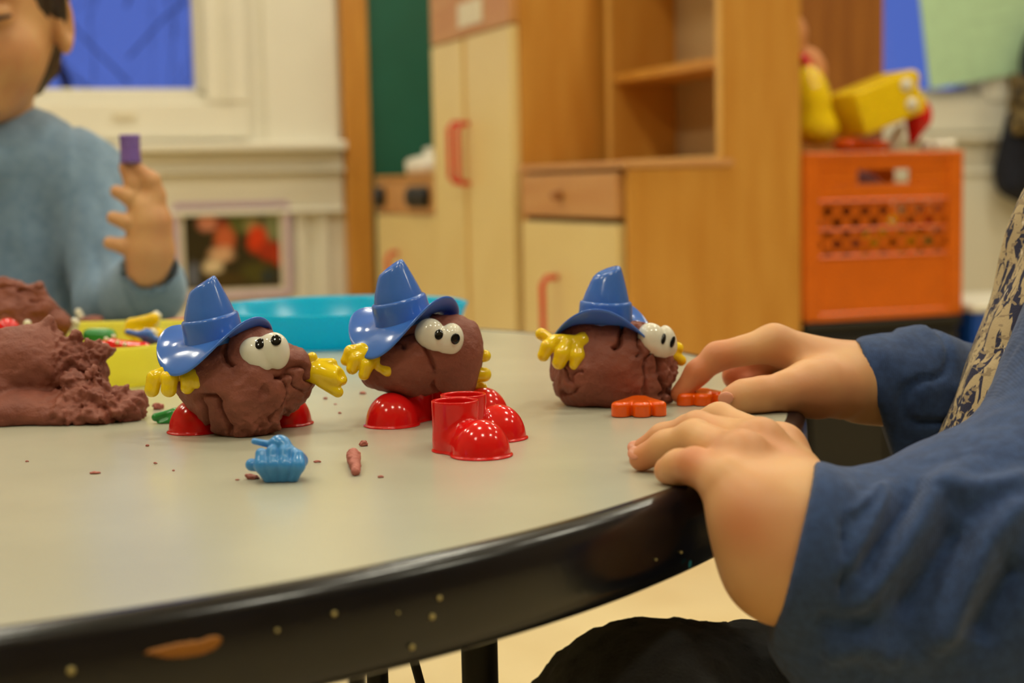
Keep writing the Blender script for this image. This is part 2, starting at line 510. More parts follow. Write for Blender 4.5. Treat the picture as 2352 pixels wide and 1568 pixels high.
# window openings in the back wall (local x range), sill and head heights
SILL = kl(300, 218, WY)[1]
wr = kl(470, 150, WY)[0]
W1 = (wr - 1.05, wr)
W2 = (kl(2010, 150, WY)[0], kl(2252, 150, WY)[0])
HEAD = 2.1
TH = 0.14
wb = structure(link('wall_back', None)); wb.location = kw(0, 0, 0); wb.rotation_euler = KROT
for lo, hi in [((X0, SILL - 0), (X1, SILL)), ]:
    pass
segs = [(X0, W1[0]), (W1[1], W2[0]), (W2[1], X1)]
for a, b in segs:
    box('wall_pier', (a, WY, 0), (b, WY + TH, ZC), M['wall'], wb, 0)
for a, b in (W1, W2):
    box('wall_apron', (a, WY, 0), (b, WY + TH, SILL), M['wall'], wb, 0)
    box('wall_lintel', (a, WY, HEAD), (b, WY + TH, ZC), M['wall'], wb, 0)


def window(n, a, b):
    w = structure(link('window_%d' % n, None)); w.location = kw((a + b) / 2, WY, SILL); w.rotation_euler = KROT
    hw = (b - a) / 2; H = HEAD - SILL; t = 0.02
    for s in (-1, 1):
        box('stile', (s * hw - (t if s > 0 else 0), .03, 0), (s * hw + (0 if s > 0 else t), .08, H), M['white_trim'], w, .003)
        box('casing', (s * hw - (0 if s > 0 else .11), -.022, -.02), (s * hw + (.11 if s > 0 else 0), 0, H + .1), M['white_trim'], w, .004)
        box('casing_bead', (s * (hw + .052) - .006, -.032, -.02), (s * (hw + .052) + .006, -.022, H + .1), M['white_trim'], w, .003)
    box('bottom_rail', (-hw, .03, 0), (hw, .08, .018), M['white_trim'], w, .003)
    box('top_rail', (-hw, .03, H - .04), (hw, .08, H), M['white_trim'], w, .003)
    box('pane', (-hw + .01, .052, .01), (hw - .01, .056, H - .02), M['glass'], w, 0)
    box('apron_board', (-hw - .11, -.018, -.115), (hw + .11, 0, -.02), M['white_trim'], w, .004)
    if n == 1:
        box('latch', (hw - .245, -.026, -.062), (hw - .185, -.018, -.046), M['paper'], w, .003)
    return w


window(1, *W1)
window(2, *W2)

# ledge and stepped mouldings that run below the windows
zl = kl(500, 338, WY)[1]
xr = kl(782, 338, WY)[0]


def trim(n, z0, z1, out, a=X0, b=None, m='white_trim'):
    return kbox('trim_%d' % n, (a, WY - out, z0), (xr if b is None else b, WY, z1), M[m], .006, True)


trim(1, zl - .012, zl + .012, .075)
trim(2, zl - .058, zl - .012, .03)
trim(3, zl - .07, zl - .058, .045)
trim(4, zl - .165, zl - .07, .02)
trim(5, zl - .18, zl - .165, .032)
for n, px in ((6, 690), (7, 742)):
    x = kl(px, 560, WY)[0]
    kbox('trim_%d' % n, (x - .012, WY - .016, 0), (x + .012, WY, zl - .18), M['white_trim'], .004, True)
x = kl(690, 160, WY)[0]
kbox('trim_8', (x - .10, WY - .014, zl + .012), (x + .10, WY, 2.3), M['white_trim'], .004, True)
# same ledge and radiator housing below the right-hand window
xa = kl(1990, 300, WY)[0]
trim(9, zl - .012, zl + .012, .09, xa, X1)
trim(10, .06, zl - .012, .06, xa, X1)
trim(11, zl - .115, zl - .10, .068, xa, X1)
kbox('baseboard_back', (X0, WY - .015, 0), (xr, WY, .09), M['white_trim'], .004, True)

# oak-framed green board right of the window
xg0, xg1 = kl(784, 300, WY)[0], kl(842, 300, WY)[0]
t = thing('chalkboard', 'tall dark green chalkboard in an oak frame behind the play kitchen', 'chalkboard', kw((xg0 + 1.2) / 2, WY, 0), KA)
ox = (xg0 + 1.2) / 2
box('board', (xg1 - ox - .01, -.02, 0.02), (.58, -.004, 2.2), M['chalk'], t, 0)
box('frame_post', (xg0 - ox, -.045, 0.0), (xg1 - ox, 0, 2.26), M['oak'], t, .006)
box('frame_post', (.58, -.045, 0.0), (.58 + (xg1 - xg0), 0, 2.26), M['oak'], t, .006)
box('frame_rail', (xg1 - ox, -.045, 2.2), (.58, 0, 2.26), M['oak'], t, .006)

# ceiling lights: rows of square panels
for iy, y in enumerate((-2.9, -1.55, -.2, 1.1)):
    for ix, x in enumerate((-2.4, -1.0, 0.4, 1.8)):
        t = thing('ceiling_light', 'square white lamp panel in the ceiling', 'ceiling light', kw(x, y, ZC), KA, 'lamp panels in rows on the ceiling')
        bw = .16
        for s in (-1, 1):
            box('frame_side', (s * bw - .015, -bw, -.05), (s * bw + .015, bw, 0), M['white_trim'], t, .003)
            box('frame_end', (-bw, s * bw - .015, -.05), (bw, s * bw + .015, 0), M['white_trim'], t, .003)
        box('diffuser', (-bw + .015, -bw + .015, -.04), (bw - .015, bw - .015, -.03), M['lamp'], t, 0)

# framed photograph under the window
xp0, zp1 = kl(398, 474, WY); xp1, zp0 = kl(662, 672, WY)
t = thing('picture_frame', 'photograph of people outdoors in a lavender frame on the wall below the window', 'picture', kw((xp0 + xp1) / 2, WY - .0005, (zp0 + zp1) / 2), KA)
hw, hh = (xp1 - xp0) / 2, (zp1 - zp0) / 2
for s in (-1, 1):
    box('frame_side', (s * hw - .008, -.028, -hh), (s * hw + .008, 0, hh), M['lavender'], t, .003)
    box('frame_rail', (-hw, -.028, s * hh - .008), (hw, 0, s * hh + .008), M['lavender'], t, .003)
box('mat_board', (-hw, -.018, -hh), (hw, -.004, hh), M['paper'], t, 0)
M['photo'] = print_mat('photo_print', (44, 36, 14), [
    (-.06, .075, .03, .025, (205, 130, 100)), (-.025, .07, .02, .015, (130, 50, 30)), (.02, .07, .035, .03, (86, 92, 40)), (.055, .06, .025, .03, (140, 130, 80)),
    (.11, .06, .03, .045, (120, 124, 82)), (-.02, .03, .03, .04, (190, 92, 50)), (-.03, -.01, .035, .022, (206, 160, 120)), (-.055, -.04, .028, .022, (214, 190, 150)),
    (.065, .028, .03, .04, (206, 54, 12)), (.10, -.005, .035, .03, (160, 40, 14)), (.125, -.025, .02, .02, (176, 52, 20)), (.06, -.06, .05, .03, (70, 66, 20)),
    (-.105, -.06, .016, .035, (96, 100, 112)), (.09, -.07, .02, .02, (34, 46, 48)), (-.02, -.075, .06, .02, (66, 50, 14))], 0.25)
box('photo', (-hw + .022, -.0195, -hh + .02), (hw - .022, -.018, hh - .02), M['photo'], t, 0)

# bare tree outside the window
rng = random.Random(4)
t = thing('bare_tree', 'bare tree outside the window against the dusk sky', 'tree', kw(W1[0] + .8, WY + 2.4, 0))
B0 = Vector(kw(W1[0] + .86, WY + 2.4, 0))


def limb(p, d, L, r, depth, out):
    pts = [p]; q = p.copy(); dd = d.normalized()
    for i in range(5):
        dd = (dd + Vector((rng.uniform(-.22, .22), rng.uniform(-.22, .22), rng.uniform(-.08, .16)))).normalized()
        q = q + dd * L / 5; pts.append(q.copy())
    out.append((pts, [r * (1 - .13 * i) for i in range(6)]))
    if depth > 0:
        for i in range(5):
            k = rng.randint(1, 5)
            nd = (dd + Vector((rng.uniform(-1, 1), rng.uniform(-.6, .6), rng.uniform(-.3, .8)))).normalized()
            limb(pts[k], nd, L * rng.uniform(.45, .8), r * .55, depth - 1, out)


for name, off, dirv, L, r, dp in [('trunk', (0.30, 0, 0), (0, 0, 1), 3.2, .028, 0)] + [('branch', (.30 if i % 3 else -.5 + .2 * i, 0, .35 + .1 * i), (-.9 if i % 2 else .8, 0, .35 + .09 * i), 1.1, .0042, 3) for i in range(13)]:
    out = []; limb(B0 + Vector(off), Vector(dirv), L, r, dp, out)
    vs, fs, n = [], [], 0
    for pts, rs in out:
        me = tube_mesh('tmp', pts, rs, 5)
        a = np.empty(len(me.vertices) * 3, np.float32); me.vertices.foreach_get('co', a); vs.append(a.reshape(-1, 3))
        fs += [[i + n for i in pl.vertices] for pl in me.polygons]; n += len(me.vertices); bpy.data.meshes.remove(me)
    wpart(name, np.concatenate(vs), fs, M['bark'], t)

# green paper taped crookedly over the right-hand window
c0 = kl(2120, 206, WY); c1 = kl(2352, 166, WY); c2 = kl(2084, 0, WY)
ang = math.atan2(c1[1] - c0[1], c1[0] - c0[0])
pw, ph = .52, .42
ex = np.array([math.cos(ang), math.sin(ang)]); ez = np.array([-math.sin(ang), math.cos(ang)])
ctr = np.array(c0) + ex * pw / 2 + ez * ph / 2
g = box('green_paper', (-pw / 2, -.0015, -ph / 2), (pw / 2, .0015, ph / 2), M['paper_green'], None, 0, loc=kw(ctr[0], WY - .036, ctr[1]), rot=(0, -ang, KA))
tag(g, 'pale green sheet of paper taped crookedly across the window with faint handwriting', 'paper')

# dark coat with a fleece lining on the pier right of it
cx0, cz0 = kl(2292, 470, WY - .15)
t = thing('coat', 'dark navy coat with beige fleece lining hanging under the green paper', 'coat', kw(cx0 + .16, WY - .1, cz0))


def cq(px, py):
    x_, z_ = kl(px, py, WY - .15); return kw(x_, WY - .15, z_)


S = Shape()
S.ell(cq(2385, 390), (.135, .05, .115), .04); S.ell(cq(2400, 300), (.13, .05, .13), .05); S.rc(cq(2330, 420), cq(2330, 330), .045, .04, .03); S.ell(cq(2430, 150), (.12, .05, .16), .06)
sdf('coat_body', S, .006, M['navy'], t, lambda v, n: v + n * (noise(v * (1, 1, .25), 30, 3) * .006)[:, None])
S = Shape()
for i in range(22):
    f = cq(2304 + 38 * rng.random(), 188 + 112 * (i / 21.0)) - UY * (.045 + .015 * rng.random())
    S.ell(f, (.020, .016, .022), .006)
sdf('fleece_lining', S, .004, M['fur'], t, lambda v, n: v + n * (noise(v, 120, 3) * .005)[:, None])
box('coat_hook', (-.008, -.06, 0), (.008, .1, .012), M['black_metal'], t, .003, loc=(.1, .05, .66), rot=(0, 0, KA))
# ================================================================== play kitchen
def poly_prism(name, pts, axis, a, b, m, parent):
    """extrude a 2-D outline (in the two other local axes) from a to b along axis"""
    v = []
    for t_ in (a, b):
        for p in pts:
            q = list(p); q.insert(axis, t_); v.append(q)
    n = len(pts)
    f = [tuple(range(n))[::-1], tuple(range(n, 2 * n))] + [(i, (i + 1) % n, n + (i + 1) % n, n + i) for i in range(n)]
    bm = bmesh.new(); bv = [bm.verts.new(x) for x in v]
    for q in f: bm.faces.new([bv[i] for i in q])
    bmesh.ops.recalc_face_normals(bm, faces=bm.faces)
    bmesh.ops.bevel(bm, geom=list(bm.edges), offset=.003, segments=2, affect='EDGES', profile=.5)
    me = bpy.data.meshes.new(name); bm.to_mesh(me); bm.free()
    return link(name, me, m, parent)


def handle(parent, x, y, z0, z1, m='red', horizontal=False):
    """red D-shaped pull standing out from a door face at local x (towards -x)"""
    h = bpy.data.objects.new('handle', None)
    r = .0055; o = .03
    pts = [(x, y, z0), (x - o * .7, y, z0), (x - o, y, z0 + .012), (x - o, y, z1 - .012), (x - o * .7, y, z1), (x, y, z1)]
    return link('handle', tube_mesh('handle', pts, r, 8), M[m], parent)


xb = .327; xh = kl(1660, 200, 0)[0]; zc = kl(1450, 386, 0)[1]
yf = kx(1196, 440, 0)[0]; yr = kx(1010, 440, 0)[0]; ys = kx(872, 440, 0)[0]
ZH = 1.12
t = thing('play_sink_cabinet', 'birch play kitchen cabinet with open hutch shelves and a cream door', 'cabinet', kw(0, 0, 0), KA)
Lp = [(0, 0.0), (xb, 0.0), (xb, ZH), (xh, ZH), (xh, zc), (0, zc)]
poly_prism('end_panel', Lp, 1, 0, .018, M['birch'], t)
poly_prism('end_panel', Lp, 1, yf - .03, yf - .012, M['birch'], t)
box('base_back', (xb - .012, .018, .05), (xb, yf - .03, zc), M['birch'], t, 0)
box('hutch_back', (xb - .012, .018, zc + .02), (xb, yf - .03, ZH), M['back_panel'], t, 0)
box('countertop', (-.012, -.004, zc), (xh + .02, yf - .012, zc + .012), M['beech_panel'], t, .003)
box('hutch_floor', (xh + .02, .018, zc), (xb - .012, yf - .03, zc + .02), M['birch_pale'], t, .002)
ym = kx(1402, 250, xh)[0]
box('divider', (xh, ym - .009, zc + .012), (xb - .012, ym + .009, ZH), M['birch'], t, .002)
zs = kx(1530, 160, xh)[1]
box('shelf', (xh + .004, .018, zs - .009), (xb - .012, ym - .009, zs + .009), M['birch'], t, .002)
box('top_board', (xh, .018, ZH - .018), (xb - .012, yf - .03, ZH), M['birch'], t, .002)
for y in (.001, ):
    box('edge_band', (xh - .004, y, zc + .012), (xh, y + .018, ZH), M['birch_edge'], t, .001)
box('edge_band', (xh - .004, ym - .009, zc + .012), (xh, ym + .009, ZH), M['birch_edge'], t, .001)
zd = kx(1320, 503, 0)[1]
d = box('drawer_front', (-.012, .022, zd + .004), (.004, yf - .034, zc - .006), M['beech_panel'], t, .003)
link('knob', tube_mesh('knob', [(0, 0, 0), (-.012, 0, 0), (-.02, 0, 0)], [.008, .008, .006], 12), M['brown_wood'], d, (-.008, .02, 0))
dr = box('door', (-.012, .022, .06), (.004, yf - .034, zd - .006), M['cream'], t, .003)
hz = kx(1280, 640, 0)
hd = handle(dr, 0, 0, -.055, .055)
hd.location = (-.008, hz[0] - (.022 + yf - .034) / 2 - .03, hz[1] - (.06 + zd - .006) / 2 - .05)
box('plinth', (.03, .018, 0), (.045, yf - .03, .06), M['birch'], t, .002)

# fridge
zfh = kx(1105, 76, 0)[1]
y0f = yf + .002
t = thing('play_fridge', 'tall cream play fridge with red handles and a wooden header bearing a paper label', 'play fridge', kw(0, y0f, 0), KA)
Wf = yr - y0f
box('body', (.004, .0, 0.0), (.33, Wf, 1.13), M['birch'], t, .004)
hd = box('header_panel', (-.014, .004, zfh), (.004, Wf - .004, 1.12), M['beech_panel'], t, .003)
ly = kx(1095, 30, 0)
lb = box('paper_label', (-.0165, -.075, -.024), (-.014, .075, .024), M['paper'], t, 0, loc=(-.0153, ly[0] - y0f, ly[1]))
ysp = kx(1086, 440, 0)[0] - y0f
for a, b, hs in ((.004, ysp - .014, 1), (ysp + .014, Wf - .004, -1)):
    dr = box('door', (-.014, a, .06), (.004, b, zfh - .004), M['cream'], t, .003)
    hz = kx(1085 + (12 if hs > 0 else -30), 352, 0)
    h = handle(dr, -.005, 0, -.062, .062)
    h.location = (0, (ysp - .022 if hs > 0 else ysp + .03) - (a + b) / 2, hz[1] - (.06 + zfh - .004) / 2)
box('centre_post', (-.008, ysp - .013, .0), (.004, ysp + .013, zfh), M['birch_pale'], t, .002)

# stove
y0s = yr + .004
t = thing('play_stove', 'low play stove with black knobs on a wooden band and a cream oven door', 'play stove', kw(0, y0s, 0), KA)
Ws = ys - y0s
zs1 = kx(940, 402, 0)[1]
box('body', (.004, 0, 0), (.33, Ws, zs1 - .012), M['birch'], t, .004)
box('cooktop', (-.012, 0, zs1 - .012), (.33, Ws, zs1), M['oak'], t, .003)
zk = kx(940, 490, 0)[1]
pn = box('control_panel', (-.012, .004, zk), (.004, Ws - .004, zs1 - .014), M['beech_panel'], t, .003)
for px in (890, 968, 992):
    yk, zz = kx(px, 452, 0)
    link('knob', tube_mesh('knob', [(0, 0, 0), (-.018, 0, 0), (-.024, 0, 0)], [.026, .024, .018], 16), M['black'], pn, (-.008, yk - y0s - Ws / 2, zz - (zk + zs1 - .014) / 2))
dr = box('oven_door', (-.012, .004, .06), (.004, Ws - .004, zk - .004), M['cream'], t, .003)
yh_, zh_ = kx(925, 580, 0)
h = handle(dr, -.005, 0, -.05, .05); h.location = (0, yh_ - y0s - Ws / 2, zh_ - .05 - (.06 + zk - .004) / 2)
a_ = kx(950, 360, .1); b_ = kx(1015, 392, .1)
pt = thing('toy_pot', 'small white toy pot with a lid on the play stove', 'toy pot', kw(.10, a_[0] - .13, zs1), KA)
v, f = lathe([(.05, 0), (.058, .004), (.06, .035), (.057, .035), (.05, .01)], 24)
link('pot_body', mesh_data('pot_body', v, f), M['white_trim'], pt)
v, f = lathe([(.06, .035), (.05, .042), (.015, .05), (.01, .058), (.014, .066), (.002, .07)], 24)
link('pot_lid', mesh_data('pot_lid', v, f), M['white_trim'], pt)

# brown cupboard behind the crate
xc1 = kl(2030, 200, .75)[0]
t = thing('brown_cupboard', 'dark brown wooden cupboard behind the orange crate', 'cupboard', kw((.34 + xc1) / 2, .75, 0), KA)
hw = (xc1 - .34) / 2
for s in (-1, 1):
    box('side_panel', (s * hw - (.018 if s > 0 else 0), 0, 0), (s * hw + (0 if s > 0 else .018), .3, 1.35), M['brown_wood'], t, .003)
box('back_board', (-hw + .018, 0, .05), (hw - .018, .012, 1.33), M['brown_wood'], t, 0)
box('top_board', (-hw, 0, 1.35), (hw, .3, 1.37), M['brown_wood'], t, .003)
for z in (.05, .48, .92): box('shelf', (-hw + .018, .012, z), (hw - .018, .295, z + .018), M['brown_wood'], t, .002)

# ------------------------------------------------------------------ black stand, crate, toys
xk0, xk1 = .335, kl(2212, 560, 0)[0]
zk0, zk1 = kl(2030, 732, 0)[1], kl(2030, 348, 0)[1]
t = thing('black_stand', 'low black cabinet under the orange crate', 'cabinet', kw((xk0 + xk1) / 2, .16, 0), KA)
hw = (xk1 - xk0) / 2
box('body', (-hw + .004, -.15, .05), (hw - .004, .17, zk0 - .02), M['black'], t, .004)
box('top_board', (-hw, -.16, zk0 - .02), (hw, .175, zk0), M['black'], t, .004)
box('plinth', (-hw + .02, -.13, 0), (hw - .02, .16, .05), M['black'], t, .002)
for s in (-1, 1):
    dd = box('door', (min(0, s * (hw - .008)) + .002, -.162, .06), (max(0, s * (hw - .008)) - .002, -.15, zk0 - .026), M['black'], t, .003)
    link('knob', tube_mesh('knob', [(0, 0, 0), (0, -.015, 0)], .006, 10), M['black_metal'], dd, (-s * hw * .4, -.006, 0))

t = thing('milk_crate', 'orange plastic milk crate full of toys on the black cabinet', 'crate', kw((xk0 + xk1) / 2, .16, zk0 + .0005), KA)
H = zk1 - zk0; w = hw; dpt = .155; wall = .008
HOLE = {}


def crate_face(rotk):
    """one of four faces, built in local x (along), y (outwards = -), z"""
    fe = link('side_wall', None, None, t); fe.rotation_euler = (0, 0, rotk * math.pi / 2)
    ww = w if rotk % 2 == 0 else dpt; dd = dpt if rotk % 2 == 0 else w
    y0_, y1_ = -dd, -dd + wall
    B = lambda nm, lo, hi, bv=.002: box(nm, lo, hi, M['crate'], fe, bv, 1)
    B('lower_panel', (-ww, y0_, .0), (ww, y1_, H * .385))
    B('rib', (-ww, y0_ - .004, 0), (ww, y1_, .014)); B('rib', (-ww, y0_ - .004, H * .37), (ww, y1_, H * .39))
    B('rib', (-ww, y0_ - .004, H * .70), (ww, y1_, H * .72)); B('rib', (-ww, y0_ - .005, H - .012), (ww, y1_ + .002, H))
    B('rib', (-ww, y0_ - .003, H * .535), (ww, y1_, H * .55))
    hx = ww * .33; z0_, z1_ = H * .81, H * .895
    B('upper_panel', (-ww, y0_, H * .71), (ww, y1_, z0_)); B('upper_panel', (-ww, y0_, z1_), (ww, y1_, H - .004))
    B('upper_panel', (-ww, y0_, z0_), (-hx, y1_, z1_)); B('upper_panel', (hx, y0_, z0_), (ww, y1_, z1_))
    for s in (-1, 1):
        B('corner_post', (s * ww - (.03 if s > 0 else 0), y0_ - .004, 0), (s * ww + (0 if s > 0 else .03), y1_, H))
    za, zb_ = H * .39, H * .70; n = 7
    st = (2 * ww - .06) / n * 1.0
    L = (zb_ - za)
    for s in (-1, 1):
        for i in range(-6, n + 6):
            xa_ = -ww + .03 + i * st; xb_ = xa_ + s * L
            # clip to the lattice window
            lo_, hi_ = -ww + .02, ww - .02
            ta, tb = 0.0, 1.0
            for (p_, q_) in ((xa_, xb_),):
                if s > 0:
                    ta = max(0, (lo_ - p_) / L); tb = min(1, (hi_ - p_) / L)
                else:
                    ta = max(0, (p_ - hi_) / L); tb = min(1, (p_ - lo_) / L)
            if tb - ta < .08: continue
            p0 = np.array([xa_ + s * L * ta, 0, za + L * ta]); p1 = np.array([xa_ + s * L * tb, 0, za + L * tb])
            c = (p0 + p1) / 2; ln = np.linalg.norm(p1 - p0)
            box('lattice_bar', (-ln / 2, -.003, -.0045), (ln / 2, .003, .0045), M['crate'], fe, 0, loc=(c[0], y0_ + .004, c[2]), rot=(0, -s * math.pi / 4, 0))


for k in range(4): crate_face(k)
box('crate_floor', (-w + .008, -dpt + .008, .002), (w - .008, dpt - .008, .01), M['crate'], t, 0)

# toys in and above the crate (each rests on the pile)
ztop = zk1
yt = .1


def toyloc(px, py, y):
    x, z = kl(px, py, y); return kw(x, y, z)


def block(name, label, cat, c, size, rot, m, studs=True, group=None):
    o = thing(name, label, cat, c, 0, group); o.rotation_euler = rot
    sx, sy, sz = size
    box('block_body', (-sx, -sy, -sz), (sx, sy, sz), M[m], o, .006, 3)
    if studs:
        for y_ in (-.5, .5):
            for z_ in (-.55, .55):
                link('stud', tube_mesh('stud', [(sx, y_ * sy, z_ * sz), (sx + .012, y_ * sy, z_ * sz), (sx + .014, y_ * sy, z_ * sz)], [.013, .013, .011], 14), M[m], o)
    return o


o = block('toy_block', 'big yellow toy building block with studs on top of the crate', 'toy block', toyloc(2010, 238, .1), (.068, .05, .040), (0, -.33, KA), 'yellow')
for s in (-1, 1):
    link('side_window', tube_mesh('side_window', [(0, -.049, 0), (0, -.053, 0)], .012, 16), M['white_plastic'], o, (.04, 0, s * .018))
S = Shape(); q = lambda px, py, w_=0: toyloc(px, py, .1) - UY * w_ * 2.8 / F
S.ell(q(1868, 240), (.032, .035, .056), .02); S.ell(q(1876, 296), (.040, .04, .030), .02); S.ell(q(1858, 195), (.02, .02, .035), .02)
tag(sdf('toy_boat', S, .004, M['yellow']), 'rounded yellow plastic toy beside the studded yellow block', 'toy')
S = Shape(); S.ell(q(2112, 262), (.019, .02, .026), .01).ell(q(2116, 262), (.018, .02, .024), .01).rc(q(2106, 280), q(2094, 330), .022, .006, .01)
tag(sdf('toy_strawberry', S, .003, M['red']), 'red heart-shaped plastic toy at the right end of the crate', 'toy')
S = Shape(); S.rc(q(2068, 292), q(2050, 338), .006, .014, .004)
tag(sdf('toy_cone', S, .003, M['paper']), 'cream cone-shaped toy between the yellow block and the red toy', 'toy')
S = Shape(); S.ell(q(1990, 335), (.045, .03, .013), .01).ell(q(1950, 332), (.03, .03, .013), .01)
tag(sdf('toy_orange', S, .004, M['orange']), 'flat orange toy lying under the yellow block', 'toy')
for px in (2128, 2158, 2182):
    S = Shape(); S.ell(q(px, 335), (.012, .014, .012), .004)
    tag(sdf('toy_bead', S, .003, M['white_plastic']), 'small white toy peeping over the right edge of the crate', 'toy', 'white toys in the crate')
for px, py, m, lb in ((2010, 560, 'yellow', 'yellow toy seen through the crate lattice'), (2055, 520, 'yellow', 'yellow toy seen through the crate lattice'), (2100, 555, 'yellow', 'yellow toy seen through the crate lattice'), (2128, 560, 'green', 'green toy seen through the crate lattice'), (2102, 466, 'white_plastic', 'white toy seen through the crate lattice'), (2126, 500, 'red', 'red toy seen through the crate lattice')):
    c = toyloc(px - 8, py, .085); S = Shape(); S.ell(c, (.020, .022, .024), .01).ell(c + (-.008, .01, -.016), (.018, .022, .018), .01)
    tag(sdf('toy_figure', S, .004, M[m]), lb, 'toy', lb.split(' seen')[0] + 's inside the crate')
# two added fillers carry the toys above; maroon stands in for inner shade
M['maroon'] = mat('crate_shade_maroon', (96, 22, 16), .8)
for i, (xx, zz_) in enumerate(((xk0 + .085, zk0 + .012), (xk1 - .085, zk0 + .012))):
    S = Shape(); S.ell(kw(xx, .215, zz_ + .075), (.062, .062, .072)).ell(kw(xx, .215, zz_ + .19), (.062, .06, .062), .02)
    tag(sdf('crate_filler', S, .005, M['maroon']), 'added dark maroon filler for the shade deep in the orange crate below the ' + ('yellow toys' if i == 0 else 'small white toys'), 'toy', 'added maroon fillers in the crate')
# plush doll
t = thing('plush_doll', 'peach plush doll with a red scarf propped behind the yellow toy', 'doll', q(1895, 230) + UY * .07)
S = Shape(); dq = lambda px, py: q(px, py) + UY * .07
S.ell(dq(1868, 70), (.026, .026, .036), .01).ell(dq(1905, 160), (.032, .03, .045), .012).rc(dq(1895, 190), dq(1890, 235), .02, .02, .01).rc(dq(1872, 100), dq(1895, 130), .014, .02, .01)
sdf('doll_body', S, .004, M['peach'], t)
S = Shape(); S.rc(dq(1878, 128) - UY * .022, dq(1892, 165) - UY * .03, .009, .010, .004); sdf('scarf', S, .003, M['red'], t)
S = Shape(); S.ell(dq(1858, 152) - UY * .02, (.010, .01, .010), .004); sdf('doll_cap', S, .003, M['green'], t)

t = thing('blue_bin', 'bright blue plastic bin beside the black cabinet', 'bin', kw(xk1 + .15, .12, 0), KA)
bz = zk0 + .002
for s in (-1, 1):
    box('bin_wall', (s * .12 - .006, -.12, .0), (s * .12 + .006, .12, bz), M['blue_bin'], t, .003)
    box('bin_wall', (-.12, s * .12 - .006, .0), (.12, s * .12 + .006, bz), M['blue_bin'], t, .003)
box('bin_floor', (-.12, -.12, 0.001), (.12, .12, .012), M['blue_bin'], t, .002)
box('bin_lid', (-.13, -.13, bz), (.13, .13, bz + .014), M['white_trim'], t, .004)
# ================================================================== round table
TC = np.array([-0.3775, 0.9044]); TR = 0.53
tb = thing('round_table', 'round grey-beige laminate table with a thick glossy black edge', 'table', (TC[0], TC[1], 0))
prof = [(TR - .004, ZT - .025), (TR - .0005, ZT - .020), (TR - .0005, ZT - .0006), (TR - .0011, ZT)]
v, f = lathe([(.01, ZT - .025)] + prof + [(.01, ZT)], 192)
top = link('table_top', mesh_data('table_top', v, f, False), M['laminate'], tb)
# rounded bumper edge
E_H = .0345
v, f = [], []
N = 240; pr = []
for k in range(13):
    a = -math.pi / 2 + math.pi * k / 12
    pr.append((TR + .0 + .0095 * max(0, math.cos(a)) ** .6, ZT - E_H / 2 + E_H / 2 * (abs(math.sin(a)) ** .75) * (1 if a > 0 else -1) + .0006))
pr = [(TR - .002, ZT - E_H + .0006)] + pr + [(TR - .0005, ZT + .0003)]
for r, z in pr:
    for k in range(N):
        a = 2 * math.pi * k / N; v.append((r * math.cos(a), r * math.sin(a), z))
mP = len(pr)
for i in range(mP):
    for k in range(N):
        k2 = (k + 1) % N; j = (i + 1) % mP; f.append((i * N + k, i * N + k2, j * N + k2, j * N + k))
rim = link('edge_band', mesh_data('edge_band', np.array(v), f), M['rim'], tb)


def rim_mark(px, py, w, hgt, m, name, ang=0.0, pts=None):
    """flat dab of dried paint lying on the bumper edge"""
    o = np.array([0, 0, CZ]); r = P(px, py, 1.0) - o
    R_ = TR + .0098
    a_ = r[0] ** 2 + r[1] ** 2; b_ = 2 * ((o[:2] - TC) @ r[:2]); c_ = (o[:2] - TC) @ (o[:2] - TC) - R_ ** 2
    t_ = (-b_ - math.sqrt(b_ * b_ - 4 * a_ * c_)) / (2 * a_); p = o + r * t_
    th = math.atan2(p[1] - TC[1], p[0] - TC[0])
    S = Shape(); rot = Matrix.Rotation(th + math.pi / 2, 3, 'Z') @ Matrix.Rotation(ang, 3, 'Y')
    if pts:
        for dx, dz, rx, rz in pts:
            q = p + np.array([math.cos(th + math.pi / 2) * dx, math.sin(th + math.pi / 2) * dx, dz])
            q[:2] = TC + (q[:2] - TC) / np.linalg.norm(q[:2] - TC) * R_
            S.ell(q, (rx, .0006, rz), .001, rot)
    else:
        S.ell(p, (w, .0005, hgt), .001, rot)
    return sdf(name, S, max(.0003, min(w, hgt) / 4), M[m], tb)


rim_mark(430, 1492, .009, .003, 'ochre_paint', 'paint_smear', .0, [(-.008, .0012, .005, .0012), (-.002, .0003, .007, .0024), (.004, .0, .006, .0024), (.008, .0014, .003, .0016)])
for px, py, s in ((993, 1416, .0011), (1010, 1373, .0009), (947, 1486, .0010), (768, 1409, .0009), (637, 1447, .0007), (915, 1407, .0005), (163, 1540, .0012), (1565, 1268, .0006), (1507, 1285, .0005)):
    rim_mark(px, py, s, s, 'speck_paint', 'paint_fleck')
rim_mark(1585, 1295, .0007, .0016, 'teal_paint', 'paint_fleck', .4)


def at_floor(p):
    return (p[0] - TC[0], p[1] - TC[1], 0)


